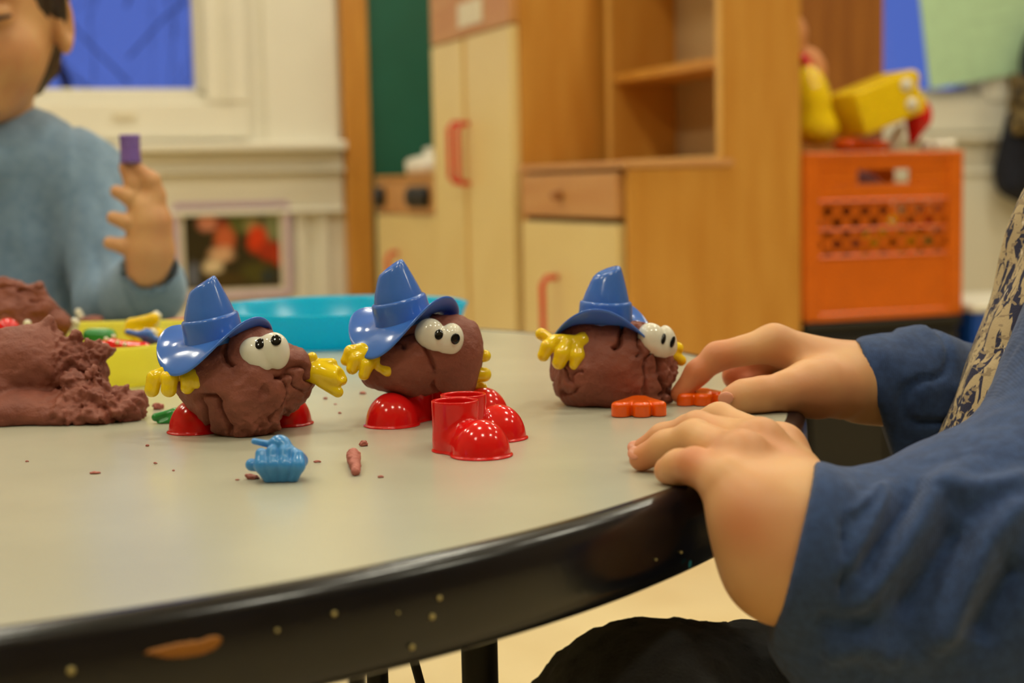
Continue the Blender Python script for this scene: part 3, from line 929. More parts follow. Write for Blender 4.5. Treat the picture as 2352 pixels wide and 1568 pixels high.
# four legs: tubes that reach the underside of the top
for k in range(4):
    a = math.radians(-34 + 90 * k); p = (.435 * math.cos(a), .435 * math.sin(a))
    link('leg', tube_mesh('leg', [(p[0], p[1], .004), (p[0], p[1], .2), (p[0], p[1], ZT - .026)], .0080, 20), M['black_metal'], tb)
    link('foot_cap', tube_mesh('foot_cap', [(p[0], p[1], 0), (p[0], p[1], .02)], .012, 16), M['black'], tb)
a1 = P(868, 1575, .70) - np.array([TC[0], TC[1], 0]); b1 = a1.copy(); b1[2] = ZT - .026; a1[2] = .0
link('leg', tube_mesh('leg', [tuple(a1), tuple(b1)], .0050, 12), M['black_metal'], tb)
p0 = P(952, 1520, .72) - np.array([TC[0], TC[1], 0]); p1 = P(985, 1640, .72) - np.array([TC[0], TC[1], 0]); dv = (p1 - p0)
link('brace', tube_mesh('brace', [tuple(p0 - dv * .25), tuple(p0 + dv * 3.0)], .0022, 10), M['black_metal'], tb)
box('apron_bar', (-.36, -.012, ZT - .04), (.36, .012, ZT - .0255), M['black_metal'], tb, .003)
# ================================================================== dough and toy pieces
class Q:
    """pixel-sized coordinates around one depth: q(px, py, w) with w pixels towards the camera"""
    def __init__(self, d): self.d = d; self.s = d / F
    def __call__(self, px, py, w=0): return P(px, py, self.d - w * self.s)


def lump(q, blobs, k=.012):
    S = Shape()
    for b in blobs:
        px, py, w, rx, ry, rw = b[:6]
        rot = None if len(b) < 7 else Matrix.Rotation(b[6], 3, 'Y')
        S.ell(q(px, py, w), np.array([rx, rw, ry]) * q.s, k, rot)
    return S


def ridged(p, f, seed):
    return 1 - np.abs(noise(p, f, seed)) * 2


def dough_disp(seed, amp=.0022, crack=.0022, grain=.0005, f=45, rough=None):
    def fn(v, n):
        w = v + .006 * np.stack([noise(v, 60, seed + 40), noise(v, 60, seed + 41), noise(v, 60, seed + 42)], 1)
        d = amp * fbm(w, f, 3, seed)
        c = np.clip(1 - np.abs(noise(w * np.array([1, 1, 1.5]), f * .9, seed + 9)) * 8, 0, 1) ** 1.5
        c2 = np.clip(1 - np.abs(noise(w, f * 2.1, seed + 19)) * 9, 0, 1) * (noise(v, f * .8, seed + 5) > .1)
        d = d - crack * c * (noise(v, f * .7, seed + 3) > -.15) - crack * .5 * c2
        d = d + grain * fbm(v, 420, 2, seed + 2)
        if rough is not None:
            m = rough(v)
            d = d + m * (.0036 * fbm(w, 110, 3, seed + 6, .65) + .0012 * fbm(v, 500, 2, seed + 8))
        return v + n * d[:, None]
    return fn


def clampz(fn):
    def g(v, n):
        v = fn(v, n); v[:, 2] = np.maximum(v[:, 2], ZT + .0003); return v
    return g


# ---- boots: a joined pair of red rubber boots, toes splayed
def boots_shape():
    S = Shape(); r = .0103
    for s in (-1, 1):
        g = Shape()
        y = s * r * 1.0
        a = math.radians(43) * s
        tx, ty = math.cos(a) * .0195, y + math.sin(a) * .0195

        def tube(p, y=y):
            rr = np.sqrt(p[:, 0] ** 2 + (p[:, 1] - y) ** 2) - (r + .0004 * (p[:, 2] / .023))
            return np.maximum(rr, np.maximum(p[:, 2] - .0232, -p[:, 2]))
        g.fn(tube); g._b((0, y, 0), .0115); g._b((0, y, .0235), .0115)
        g.ell((tx, ty, 0), (.0131, .0131, .0163), .004)
        g.rc((0, y, .004), (tx, ty, .004), .0095, .010, .003)

        def lip(p, y=y, tx=tx, ty=ty):
            d1 = np.sqrt(p[:, 0] ** 2 + (p[:, 1] - y) ** 2) - .0112; d2 = np.sqrt((p[:, 0] - tx) ** 2 + (p[:, 1] - ty) ** 2) - .0141
            ab = np.array([tx, ty - y]); t_ = np.clip((p[:, 0] * ab[0] + (p[:, 1] - y) * ab[1]) / (ab @ ab), 0, 1)
            d3 = np.sqrt((p[:, 0] - t_ * ab[0]) ** 2 + (p[:, 1] - y - t_ * ab[1]) ** 2) - .0104
            return np.maximum(np.minimum(np.minimum(d1, d2), d3), np.abs(p[:, 2]) - .0009)
        g.fn(lip, .0006)
        g.fn(lambda p, y=y: np.maximum(np.sqrt(p[:, 0] ** 2 + (p[:, 1] - y) ** 2) - .0087, .003 - p[:, 2]), .0004, True)
        S.add(g, .0012)
    S.fn(lambda p: p[:, 2] - 0, 1e-5, True)
    S.lo[2] = -.001
    return S


bv, bf = surf(boots_shape(), .00042)
BOOTS = mesh_data('boots', bv, bf); BOOTS.materials.append(M['red'])


def boots(parent, loc, rz, name='boots', scale=1.0):
    o = link(name, BOOTS, None, parent)
    base = np.zeros(3) if parent is None else np.array(parent.location)
    o.location = np.asarray(loc) - base; o.rotation_euler = (0, 0, rz); o.scale = (scale,) * 3
    return o


# ---- hat: saddle brim, band, slanted crown
def hat_parts(A=.0085, RX=.0292, RY=.0278, th0=0.0, ths=0.0):
    n = 96; r0 = .012
    rings = []
    def zz(r, th):
        u = max(0, (r - r0) / (RX - r0)); return A * u ** 1.6 * math.cos(2 * (th - th0)) - .0012 * u
    R_ = lambda th: RX * RY / math.sqrt((RY * math.cos(th - th0 - math.pi / 2)) ** 2 + (RX * math.sin(th - th0 - math.pi / 2)) ** 2)
    tk = .0007
    seq = [(k / 12, tk) for k in range(13)] + [(1.018, tk * .75), (1.03, 0), (1.018, -tk * .75)] + [(k / 12, -tk) for k in range(12, -1, -1)]
    v, f = [], []
    for u, dz in seq:
        for k in range(n):
            th = 2 * math.pi * k / n; r = r0 + (R_(th) - r0) * u
            v.append((r * math.cos(th), r * math.sin(th), zz(r, th) + dz))
    m = len(seq)
    for i in range(m):
        for k in range(n):
            k2 = (k + 1) % n; j = (i + 1) % m; f.append((j * n + k, j * n + k2, i * n + k2, i * n + k))
    brim = mesh_data('hat', np.array(v), [q_[::-1] for q_ in f])
    bp = [(.0130, -.003), (.0150, -.002), (.0150, .0), (.0146, .005), (.0143, .0095), (.0140, .0106), (.0133, .0112), (.0120, .0114), (.004, .0114)]
    v, f = lathe(bp, 64); band = mesh_data('hat_band', v, f)
    v, f = [], []
    prof = [(.0127, .0108, 0), (.0124, .0125, .05), (.0114, .016, .25), (.0102, .0195, .5), (.0089, .0232, .75), (.0077, .0262, .95), (.0071, .0272, 1), (.0062, .0278, 1), (.0048, .0279, 1.0), (.003, .0275, .9), (.0010, .0272, .8)]
    for r, z, k_ in prof:
        for k in range(n):
            th = 2 * math.pi * k / n
            sl = .0030 * math.cos(th - ths) * k_ * (r / .0071 if r < .0071 else 1) - .0016 * k_ * max(0, math.cos(2 * (th - ths))) * 0
            pinch = 1 - .10 * k_ * abs(math.sin(th - ths))
            v.append((r * math.cos(th) * (1 if True else pinch), r * math.sin(th) * pinch, z + sl))
    m = len(prof)
    for i in range(m - 1):
        for k in range(n):
            k2 = (k + 1) % n; f.append((i * n + k, i * n + k2, (i + 1) * n + k2, (i + 1) * n + k))
    f.append(tuple((m - 1) * n + k for k in range(n)))
    crown = mesh_data('crown', np.array(v), f)
    return brim, band, crown


def hat(parent, loc, tilt_x, tilt_y, th0, ths=0.0, scale=1.0, A=.0085):
    b, bd, cr = hat_parts(A=A, th0=th0, ths=ths)
    h = link('hat', b, M['hat_blue'], parent, np.asarray(loc) - np.array(parent.location))
    h.rotation_euler = (tilt_x, tilt_y, 0); h.scale = (scale,) * 3
    link('hat_band', bd, M['hat_blue'], h); link('crown', cr, M['hat_blue'], h)
    return h


def eyes(parent, q, lobes, pupils, k=.0012):
    """lobes: (px,py,w,rx,ry,rw,ang)"""
    S = Shape()
    for px, py, w, rx, ry, rw, an in lobes:
        S.ell(q(px, py, w), np.array([rx, rw, ry]) * q.s, k, Matrix.Rotation(an, 3, 'Y'))
    e = sdf('eyes', S, .00045, M['white_plastic'], parent)
    for px, py, rx, ry, an in pupils:
        # find the front surface of the eyes on this line of sight
        o = np.array([0, 0, CZ]); far = q(px, py, 0); dr = (far - o) / np.linalg.norm(far - o)
        L = np.linalg.norm(far - o); ts = np.linspace(L - 140 * q.s, L + 60 * q.s, 900)
        dist = S.ev(o + ts[:, None] * dr); hit = np.nonzero(dist < 0)[0]
        p = o + dr * ts[hit[0]] if len(hit) else far
        g = np.array([(S.ev((p + dl)[None]) - S.ev((p - dl)[None]))[0] for dl in np.eye(3) * 1e-4]); g /= np.linalg.norm(g)
        zx = Vector(g); R_ = zx.to_track_quat('Y', 'Z').to_matrix()
        pp = Shape(); pp.ell(p, np.array([rx, 3.2, ry]) * q.s, .001, R_ @ Matrix.Rotation(an, 3, 'Y'))
        sdf('pupil', pp, .00028, M['black_paint'], e)
    return e


def hand_piece(parent, q, chains, h=.00045, sub=None, name='hand', m='yellow', k=.0011):
    S = Shape()
    for ch in chains:
        pts = [(q(*c[:3]), c[3] * q.s) for c in ch]
        if len(pts) == 1: S.ell(pts[0][0], pts[0][1], k)
        else: S.chain(pts, k, .0012)
    if sub:
        for c in sub: S.ell(q(*c[:3]), c[3] * q.s, .0015, None, True)
    return sdf(name, S, h, M[m], parent)


# ---- figure with the raised right hand (beside the big dough lump)
q = Q(.775)
f1 = thing('dough_figure', 'brown dough figure with a blue hat, eyes looking up and one yellow hand stretched out', 'dough figure', T(545, 985))
S = lump(q, [(548, 872, 0, 130, 82, 100), (600, 878, 12, 90, 78, 92), (482, 850, 0, 82, 60, 80), (538, 938, 12, 74, 50, 76, .1), (655, 860, -2, 46, 58, 60), (560, 960, 20, 60, 32, 60), (690, 842, -5, 14, 30, 34), (575, 785, 0, 52, 34, 60)])
S.floor(ZT)
f1rough = lambda v: np.clip(((ZT + .022) - v[:, 2]) / .016, 0, 1) * np.clip((v[:, 0] - q(500, 900)[0]) / .01, 0, 1) * .7
sdf('dough_body', S, .0007, M['dough'], f1, clampz(dough_disp(3, .0024, .0042, .0003, 46, f1rough)))
boots(f1, T(503, 985) + np.array([.005, .016, 0]), math.radians(-66), scale=1.0)
hat(f1, q(492, 776, 0), .06, -.17, math.radians(-35), 0.1, 1.0, .0098)
eyes(f1, q, [(592, 815, 78, 38, 42, 30, -.35), (580, 806, 76, 30, 30, 28, 0), (634, 806, 78, 31, 42, 30, -.1), (625, 795, 76, 34, 30, 30, 0), (607, 835, 78, 22, 23, 24, 0)], [(597, 789, 11, 14, -.3), (634, 781, 12, 14, -.3)])
hand_piece(f1, q, [[(384, 858, 62, 15), (450, 862, 60, 17), (462, 874, 40, 18)], [(376, 856, 64, 15), (355, 868, 72, 17), (349, 895, 74, 17)], [(398, 856, 68, 16), (390, 870, 80, 18), (388, 894, 82, 18)], [(430, 857, 70, 16), (432, 872, 84, 16), (430, 890, 86, 15)], [(450, 866, 72, 24), (456, 874, 76, 22)]])
hand_piece(f1, q, [[(690, 850, 0, 26), (735, 856, 12, 27), (768, 866, 18, 26)], [(705, 835, 5, 20), (717, 820, 10, 12)], [(735, 838, 8, 16), (762, 835, 6, 13)], [(740, 875, 20, 16), (776, 900, 26, 13)], [(695, 872, 4, 13), (702, 878, 6, 10)], [(768, 860, 10, 22), (784, 872, 8, 14)]], sub=[(796, 858, 34, 20)])

# ---- figure standing on red boots
q = Q(.80)
f2 = thing('dough_figure', 'brown dough figure in a blue hat standing tall on red boots', 'dough figure', T(975, 965))
S = lump(q, [(968, 812, 0, 112, 72, 95), (905, 845, 6, 66, 44, 75, .3), (1045, 822, 0, 42, 66, 62), (1058, 866, 6, 26, 32, 42), (985, 772, 0, 78, 40, 70), (862, 868, 8, 30, 24, 40), (925, 870, 4, 46, 24, 50, .3), (1076, 790, 0, 12, 30, 30)])
sdf('dough_body', S, .0007, M['dough'], f2, dough_disp(11, .0018, .0034, .00025, 44))
boots(f2, T(972, 965) + np.array([.004, .006, 0]), math.radians(-74), scale=1.02)
hat(f2, q(927, 734, 0), .06, -.22, math.radians(-38), 0.1, 1.0, .0105)
eyes(f2, q, [(987, 765, 78, 34, 34, 30, -.4), (1002, 778, 80, 30, 28, 30, -.5), (1037, 778, 76, 28, 36, 30, .1), (1022, 790, 78, 24, 22, 26, 0)], [(1008, 768, 10, 13, -.4), (1046, 778, 11, 13, -.4)])
hand_piece(f2, q, [[(845, 812, 60, 18), (872, 828, 62, 18), (884, 838, 40, 16)], [(832, 802, 62, 15), (806, 808, 66, 15), (794, 828, 68, 12)], [(845, 810, 66, 16), (818, 825, 76, 16), (809, 846, 78, 14)], [(860, 822, 70, 16), (844, 838, 82, 15), (836, 860, 84, 13)], [(875, 838, 66, 17), (893, 848, 72, 17), (916, 838, 76, 13)], [(884, 815, 54, 17), (890, 822, 50, 14)]])
hand_piece(f2, q, [[(1078, 826, 0, 18), (1082, 852, 0, 22), (1080, 876, 0, 18)], [(1084, 822, 4, 15), (1114, 817, 4, 14)], [(1084, 860, 8, 18), (1112, 860, 8, 17)], [(1078, 882, -6, 14), (1106, 890, -6, 13)]])

# ---- figure being poked by the child
q = Q(.85)
f3 = thing('dough_figure', 'brown dough figure in a blue hat lying on the table, touched by a child\'s finger', 'dough figure', T(1405, 925))
S = lump(q, [(1400, 842, 0, 130, 84, 105), (1335, 880, 6, 68, 54, 80), (1445, 800, 0, 92, 56, 80), (1495, 868, 4, 56, 50, 62), (1392, 776, 0, 82, 36, 70), (1420, 900, 20, 90, 36, 70), (1335, 790, 0, 56, 42, 66)])
S.ell(q(1512, 912, 30), np.array([38, 34, 26]) * q.s, .003)
S.floor(ZT)
sdf('dough_body', S, .00075, M['dough'], f3, clampz(dough_disp(23, .0024, .0056, .0003, 48, lambda v: np.clip((v[:, 0] - q(1455, 850)[0]) / .012, 0, 1) * np.clip(1 - np.abs(v[:, 2] - ZT - .018) / .012, 0, 1) * .8)))
hat(f3, q(1390, 738, 0), .03, .05, math.radians(78), .3, 1.0, .0115)
eyes(f3, q, [(1498, 778, 66, 32, 38, 28, -.5), (1514, 792, 66, 26, 28, 26, -.5), (1534, 782, 56, 20, 36, 26, -.25), (1526, 798, 60, 18, 24, 24, 0)], [(1524, 778, 6, 14, -.5), (1545, 785, 6, 14, -.4)])
hand_piece(f3, q, [[(1288, 782, 62, 15), (1330, 788, 66, 18), (1346, 796, 50, 18)], [(1262, 778, 50, 12), (1243, 767, 48, 14)], [(1276, 782, 66, 15), (1258, 796, 76, 16), (1248, 816, 78, 14)], [(1302, 790, 72, 16), (1292, 812, 84, 18), (1284, 832, 84, 16)], [(1328, 798, 74, 17), (1328, 818, 84, 17), (1322, 836, 84, 15)], [(1340, 784, 62, 22), (1346, 800, 60, 20)]])
hand_piece(f3, q, [[(1535, 800, -10, 18), (1556, 800, -16, 15)], [(1545, 815, -10, 15), (1564, 828, -12, 13)]])

# ---- spare red boots
b = boots(None, (T(1062, 1010) * 0 + np.array([P(1050, 916, .707)[0] + .0005, .717, ZT])), math.radians(-9), 'toy_boots', 1.0)
tag(b, 'empty pair of joined red plastic boots standing alone on the table', 'toy boots')

# ---- orange feet
def claw(label, q, toes, heel, H=.0078):
    S = Shape(); hb = q(heel[0], heel[1], heel[2]); rh = heel[3] * q.s
    tp = [(q(px, py, w), r * q.s) for px, py, w, r in toes]

    def fn(p):
        d2 = None
        for a, r in tp:
            ab = (hb - a)[:2]; t_ = np.clip(((p[:, 0] - a[0]) * ab[0] + (p[:, 1] - a[1]) * ab[1]) / (ab @ ab), 0, 1)
            e = np.sqrt((p[:, 0] - a[0] - t_ * ab[0]) ** 2 + (p[:, 1] - a[1] - t_ * ab[1]) ** 2) - (r + (rh - r) * t_)
            d2 = e if d2 is None else np.minimum(d2, e) - np.maximum(.0012 - np.abs(d2 - e), 0) ** 2 / .0048
        dz = p[:, 2] - (ZT + H); R0 = .0022
        u = np.maximum(d2 + R0, 0); w_ = np.maximum(dz + R0, 0)
        return np.maximum(np.sqrt(u * u + w_ * w_) + np.minimum(np.maximum(d2 + R0, dz + R0), 0) - R0, ZT + .0002 - p[:, 2])
    S.fn(fn)
    for a, r in tp + [(hb, rh)]: S._b((a[0], a[1], ZT + .004), max(r, .005))
    return tag(sdf('toy_claw', S, .00045, M['orange']), label, 'toy claw')


q = Q(.805)
claw('orange three-toed toy claw in front of the hatted figure', q, [(1426, 946, 24, 22), (1474, 948, 34, 21), (1514, 944, 28, 17)], (1468, 935, -60, 24))
q = Q(.838)
claw('orange three-toed toy claw partly under the child\'s fingertip', q, [(1574, 934, 14, 20), (1614, 928, 22, 20), (1652, 924, 4, 17)], (1612, 922, -54, 22), .0068)

# ---- light blue gripping-hand piece
q = Q(.645)
S = Shape(); S.ell(q(646, 1076, -4), np.array([48, 40, 38]) * q.s, .004)
for i, (px, ptop, pbx) in enumerate(((600, 1042, 618), (625, 1036, 632), (653, 1037, 652), (684, 1046, 672))):
    S.chain([(q(px, ptop, 30), 14 * q.s), (q(px + (1 if px < 640 else 0), 1068, 44), 16 * q.s), (q(pbx, 1098, 34), 14 * q.s)], .0006, .002)
S.rc(q(640, 1040, 0), q(690, 1058, 10), 20 * q.s, 18 * q.s, .003)
S.ell(q(578, 1067, 12), 11 * q.s, .003); S.rc(q(578, 1067, 12), q(605, 1070, 10), 10 * q.s, 13 * q.s, .003)
S.ell(q(642, 1018, 4), np.array([25, 24, 20]) * q.s, .001)
S.rc(q(584, 1013, 2), q(628, 1022, 4), 7.5 * q.s, 9 * q.s, .0012)
S.rc(q(655, 1024, 14), q(680, 1048, 18), 13 * q.s, 13 * q.s, .002)
S.floor(ZT + .0002)
tag(sdf('toy_hand', S, .0004, M['sky_blue']), 'light blue plastic gripping hand piece with a peg on top', 'toy hand')

# ---- green piece
q = Q(.81)
S = Shape(); S.rc(q(358, 958, 0), q(400, 948, -10), 10 * q.s, 11 * q.s, .001).rc(q(370, 974, 4), q(404, 962, 0), 10 * q.s, 11 * q.s, .001).ell(q(410, 955, -6), 16 * q.s, .003)
S.floor(ZT + .0002)
tag(sdf('toy_hand', S, .0005, M['green']), 'green plastic toy piece lying behind the red boots', 'toy')

# ---- crumbs
def crumb(px, py, rx, ry, seed, m='dough_pink', rot=0.0, label=None):
    p = T(px, py); d = p[1]; s = d / F; S = Shape()
    r = np.array([rx, max(rx * .6, ry) * .9, ry]) * s
    c = p + np.array([0, 0, r[2] * .75])
    S.ell(c, r, .0005, Matrix.Rotation(rot, 3, 'Y')); S.ell(c + np.array([r[0] * .5, 0, -r[2] * .2]), r * .7, .0006)
    S.floor(ZT + .0001)
    o = sdf('dough_crumb', S, max(.0003, min(r) / 5), M[m], None, lambda v, n: np.maximum(v + n * (r.min() * .45 * fbm(v, 900, 2, seed))[:, None], (-9, -9, ZT + .0001)))
    return tag(o, label or 'tiny pink-brown dough crumb on the table top', 'crumb', None if label else 'tiny dough crumbs on the table')


crumb(362, 940, 11, 9, 1, 'dough_pink', 0, 'small crumbly dough bit beside the green toy piece')
crumb(835, 1024, 9, 8, 2, 'dough_pink', 0, 'round dough pellet above the pointed dough crumb')
crumb(578, 1100, 16, 6, 3, 'dough_pink', .3, 'flat dough scrap beside the light blue toy hand')
for i, (px, py, rx, ry) in enumerate(((728, 1062, 9, 3), (874, 1097, 7, 3), (218, 1088, 12, 3.5), (338, 1025, 4, 3), (356, 1066, 5, 3), (398, 1082, 4, 2.5), (62, 1061, 4, 2.5), (832, 905, 8, 3.5), (770, 930, 4, 2.5), (746, 917, 5, 3), (712, 965, 4, 3), (780, 950, 4, 2.5), (545, 1103, 6, 2))):
    crumb(px, py, rx, ry, 20 + i)
# pointed crumb
p = T(814, 1080); s = p[1] / F; S = Shape()
a = T(812, 1062); b_ = T(818, 1092)
S.rc(a + (0, 0, .0030), b_ + (0, 0, .0017), .0031, .0018, .001); S.floor(ZT + .0001)
tag(sdf('dough_crumb', S, .0004, M['dough_pink'], None, lambda v, n: np.maximum(v + n * (.0005 * fbm(v, 500, 2, 5))[:, None], (-9, -9, ZT + .0001))), 'largest pointed dough crumb lying in front of the hatted figures', 'crumb')

# ---- big torn dough lump at the left
q = Q(.83)
S = lump(q, [(40, 945, 10, 120, 55, 90), (130, 950, 16, 110, 50, 80), (215, 940, 22, 70, 58, 70), (265, 945, 20, 46, 50, 60), (60, 840, -50, 120, 85, 90), (-60, 900, -20, 120, 90, 100), (150, 850, -70, 60, 68, 60), (95, 790, -60, 60, 50, 60), (190, 838, -55, 58, 50, 48, -.4), (222, 808, -60, 26, 30, 28, -.5), (110, 752, -62, 20, 36, 24, .2), (165, 790, -66, 14, 28, 18, .4), (210, 878, 20, 26, 32, 26, .3), (40, 790, -50, 70, 40, 50), (285, 925, 15, 24, 30, 30), (172, 880, 14, 24, 24, 24), (248, 900, 10, 34, 26, 30)], .0035)
S.floor(ZT)
tag(sdf('dough_lump', S, .0009, M['dough'], None, clampz(dough_disp(31, .0026, .0040, .00030, 36, lambda v: np.clip((v[:, 0] - q(110, 900)[0]) / .014, 0, 1) * 1.15 + .04))), 'big torn lump of brown dough at the edge of the table', 'dough')

# ---- yellow tray with pieces in it
def rrect_tray(name, cx, cy, hx, hy, cr, H, th, flare, m, n=12):
    def loop(dx, z):
        pts = []
        for sx, sy, a0 in ((1, 1, 0), (-1, 1, 90), (-1, -1, 180), (1, -1, 270)):
            for k in range(n + 1):
                a = math.radians(a0 + 90 * k / n)
                pts.append((cx + sx * (hx - cr) + (cr + dx) * math.cos(a), cy + sy * (hy - cr) + (cr + dx) * math.sin(a), z))
        return pts
    prof = [(-flare - .004, 0), (-flare, .003), (0, H - .001), (.004, H), (.004, H + .001), (-.001, H + .0015), (-th, H - .001), (-flare - th, .005), (-flare - th - .006, .003)]
    v, f = [], []
    for dx, z in prof: v += loop(dx, ZT + .0002 + z)
    L = 4 * (n + 1); m_ = len(prof)
    for i in range(m_ - 1):
        for k in range(L): f.append((i * L + k, i * L + (k + 1) % L, (i + 1) * L + (k + 1) % L, (i + 1) * L + k))
    f.append(tuple(range(L - 1, -1, -1))); f.append(tuple((m_ - 1) * L + k for k in range(L)))
    return wpart(name, np.array(v), f, M[m], None)


fy = T(300, 898)[1]; ry_ = 1.150; xr_ = P(440, 800, 1.03)[0]; xl_ = xr_ - .34
tray = rrect_tray('yellow_tray', (xr_ + xl_) / 2, (fy + ry_) / 2, (xr_ - xl_) / 2, (ry_ - fy) / 2, .05, .0245, .003, .006, 'tray_yellow')
tag(tray, 'shallow translucent yellow tray of toy pieces behind the dough lump', 'tray')
ZI = ZT + .0036

def tpiece(name, label, cat, m, d, prims, h=.001, group=None, k=.003, z=None):
    q = Q(d); S = Shape()
    for pr_ in prims:
        pts = [(q(*c[:3]), c[3] * q.s) for c in pr_]
        if len(pts) == 1: S.ell(pts[0][0], pts[0][1], k)
        else: S.chain(pts, k, .002)
    S.floor(ZI if z is None else z)
    return tag(sdf(name, S, h, M[m]), label, cat, group), q


o, q = tpiece('toy_mushroom', 'red toy cap with white dots in the yellow tray', 'toy', 'red', 1.02, [[(262, 815, 0, 36), (325, 820, 0, 36)], [(245, 795, 0, 16), (262, 800, 0, 20)]])
for px, py in ((261, 772), (270, 786), (287, 790), (268, 803), (244, 778), (303, 806), (340, 798), (225, 800)):
    SS = Shape(); SS.ell(q(px, py, 26), 5.5 * q.s, .001)
    sdf('dot', SS, .0006, M['white_plastic'], o)
tpiece('toy_sole', 'flat orange toy piece beside the red dotted cap', 'toy', 'orange', 1.00, [[(330, 808, 0, 16), (372, 812, 0, 16)], [(330, 828, 0, 20), (372, 830, 0, 20)]])
tpiece('toy_peg', 'thin blue toy piece with a ball resting on the red dotted cap', 'toy', 'hat_blue', 1.04, [[(292, 762, 20, 6), (335, 772, 22, 9), (372, 785, 20, 8)], [(338, 768, 20, 14)], [(340, 790, 16, 12), (350, 830, 10, 12)]], z=ZI)
tpiece('toy_chain', 'lumpy yellow toy piece at the back of the yellow tray', 'toy', 'yellow', 1.10, [[(300, 742, 0, 12), (330, 738, 0, 12), (352, 732, 0, 14)], [(300, 760, 0, 16), (360, 770, 0, 18)], [(330, 780, 0, 24)], [(330, 800, 0, 24)]])
tpiece('toy_shell', 'green toy piece against the back wall of the yellow tray', 'toy', 'green', 1.12, [[(205, 770, 0, 16), (250, 772, 0, 18)], [(225, 795, 0, 22)]])
for px, py, d_ in ((170, 738, 1.12), (150, 744, 1.13), (350, 762, 1.07), (300, 812, .985), (358, 722, 1.13)):
    tpiece('toy_tooth', 'tiny white toy piece among the pieces in the yellow tray', 'toy', 'white_plastic', d_, [[(px, py, 0, 9), (px + 6, py + 4, 0, 8)], [(px, py + 20, 0, 10)], [(px, py + 45, 0, 12)]], group='tiny white toy pieces in the yellow tray')
o = thing('red_cylinder', 'red toy roller lying behind the yellow tray', 'toy roller', P(388, 730, 1.22))
qq = Q(1.22); zc_ = ZT + .0105
a = P(345, 735, 1.20); b_ = P(440, 735, 1.24); a[2] = b_[2] = zc_
wpart_pts = [tuple(a + (b_ - a) * k) for k in (0, .03, .97, 1)]
me = tube_mesh('roller_body', [tuple(np.array(p_) - np.array(o.location)) for p_ in wpart_pts], [.009, .0103, .0103, .009], 28); link('roller_body', me, M['red'], o)
for e, dr_ in ((a, -1), (b_, 1)):
    u_ = (b_ - a) / np.linalg.norm(b_ - a) * dr_
    link('roller_knob', tube_mesh('roller_knob', [tuple(e - np.array(o.location)), tuple(e + u_ * .008 - np.array(o.location)), tuple(e + u_ * .011 - np.array(o.location))], [.005, .006, .003], 14), M['yellow'], o)
# lump of dough and small pieces at the back left, in the tray
q = Q(1.10)
S = lump(q, [(30, 720, 0, 60, 50, 50), (45, 672, 0, 26, 34, 30), (84, 668, 0, 16, 22, 22), (8, 680, 0, 30, 40, 30), (90, 715, 0, 40, 32, 40), (125, 745, 0, 36, 30, 34), (55, 770, 0, 90, 50, 60)], .006)
S.floor(ZI)
tag(sdf('dough_lump', S, .0013, M['dough'], None, dough_disp(51, .003, .003, .0006, 50)), 'smaller brown dough lump in the yellow tray', 'dough')
tpiece('toy_ball', 'shiny red toy half ball in front of the smaller dough lump', 'toy', 'red', 1.03, [[(18, 758, 0, 28)], [(18, 790, 0, 32)], [(18, 815, 0, 30)]])
tpiece('toy_tooth', 'cream toy peg standing in front of the smaller dough lump', 'toy', 'white_plastic', 1.02, [[(63, 742, 0, 9), (63, 770, 0, 9)], [(63, 790, 0, 12), (63, 835, 0, 14)]])
q = Q(1.24)
S = lump(q, [(210, 738, 0, 28, 15, 24), (196, 742, 0, 20, 12, 20)], .004); S.floor(ZT + .0002)
tag(sdf('dough_crumb', S, .001, M['dough'], None, clampz(dough_disp(61, .001, .001, .0003, 90))), 'flat brown dough piece with a cream peg stuck in it behind the tray', 'dough')
S = Shape(); S.rc(q(180, 716, 4), q(190, 736, 4), 8 * q.s, 8 * q.s)
tag(sdf('toy_peg', S, .0008, M['white_plastic']), 'cream peg sticking out of the flat dough piece behind the tray', 'toy peg')

# ---- round cyan dish
cc = np.array([P(775, 740, 1.25)[0], 1.247]); RR = .104; HH = .0265
t_ = [(RR - .016, 0), (RR - .012, .0006), (RR - .006, .008), (RR - .001, HH - .003), (RR + .001, HH), (RR - .0006, HH + .0006), (RR - .003, HH - .002), (RR - .010, .008), (RR - .018, .003), (.002, .0026)]
v, f = lathe(t_, 128)
o = link('dish', mesh_data('dish', v, f), M['cyan'], None, (cc[0], cc[1], ZT + .0003))
tag(o, 'round bright cyan plastic dish with sloping sides', 'dish')
# ================================================================== children
def join(parts):
    vs, fs, n = [], [], 0
    for v, f in parts: vs.append(v); fs.append(f + n); n += len(v)
    return np.concatenate(vs), np.concatenate(fs)


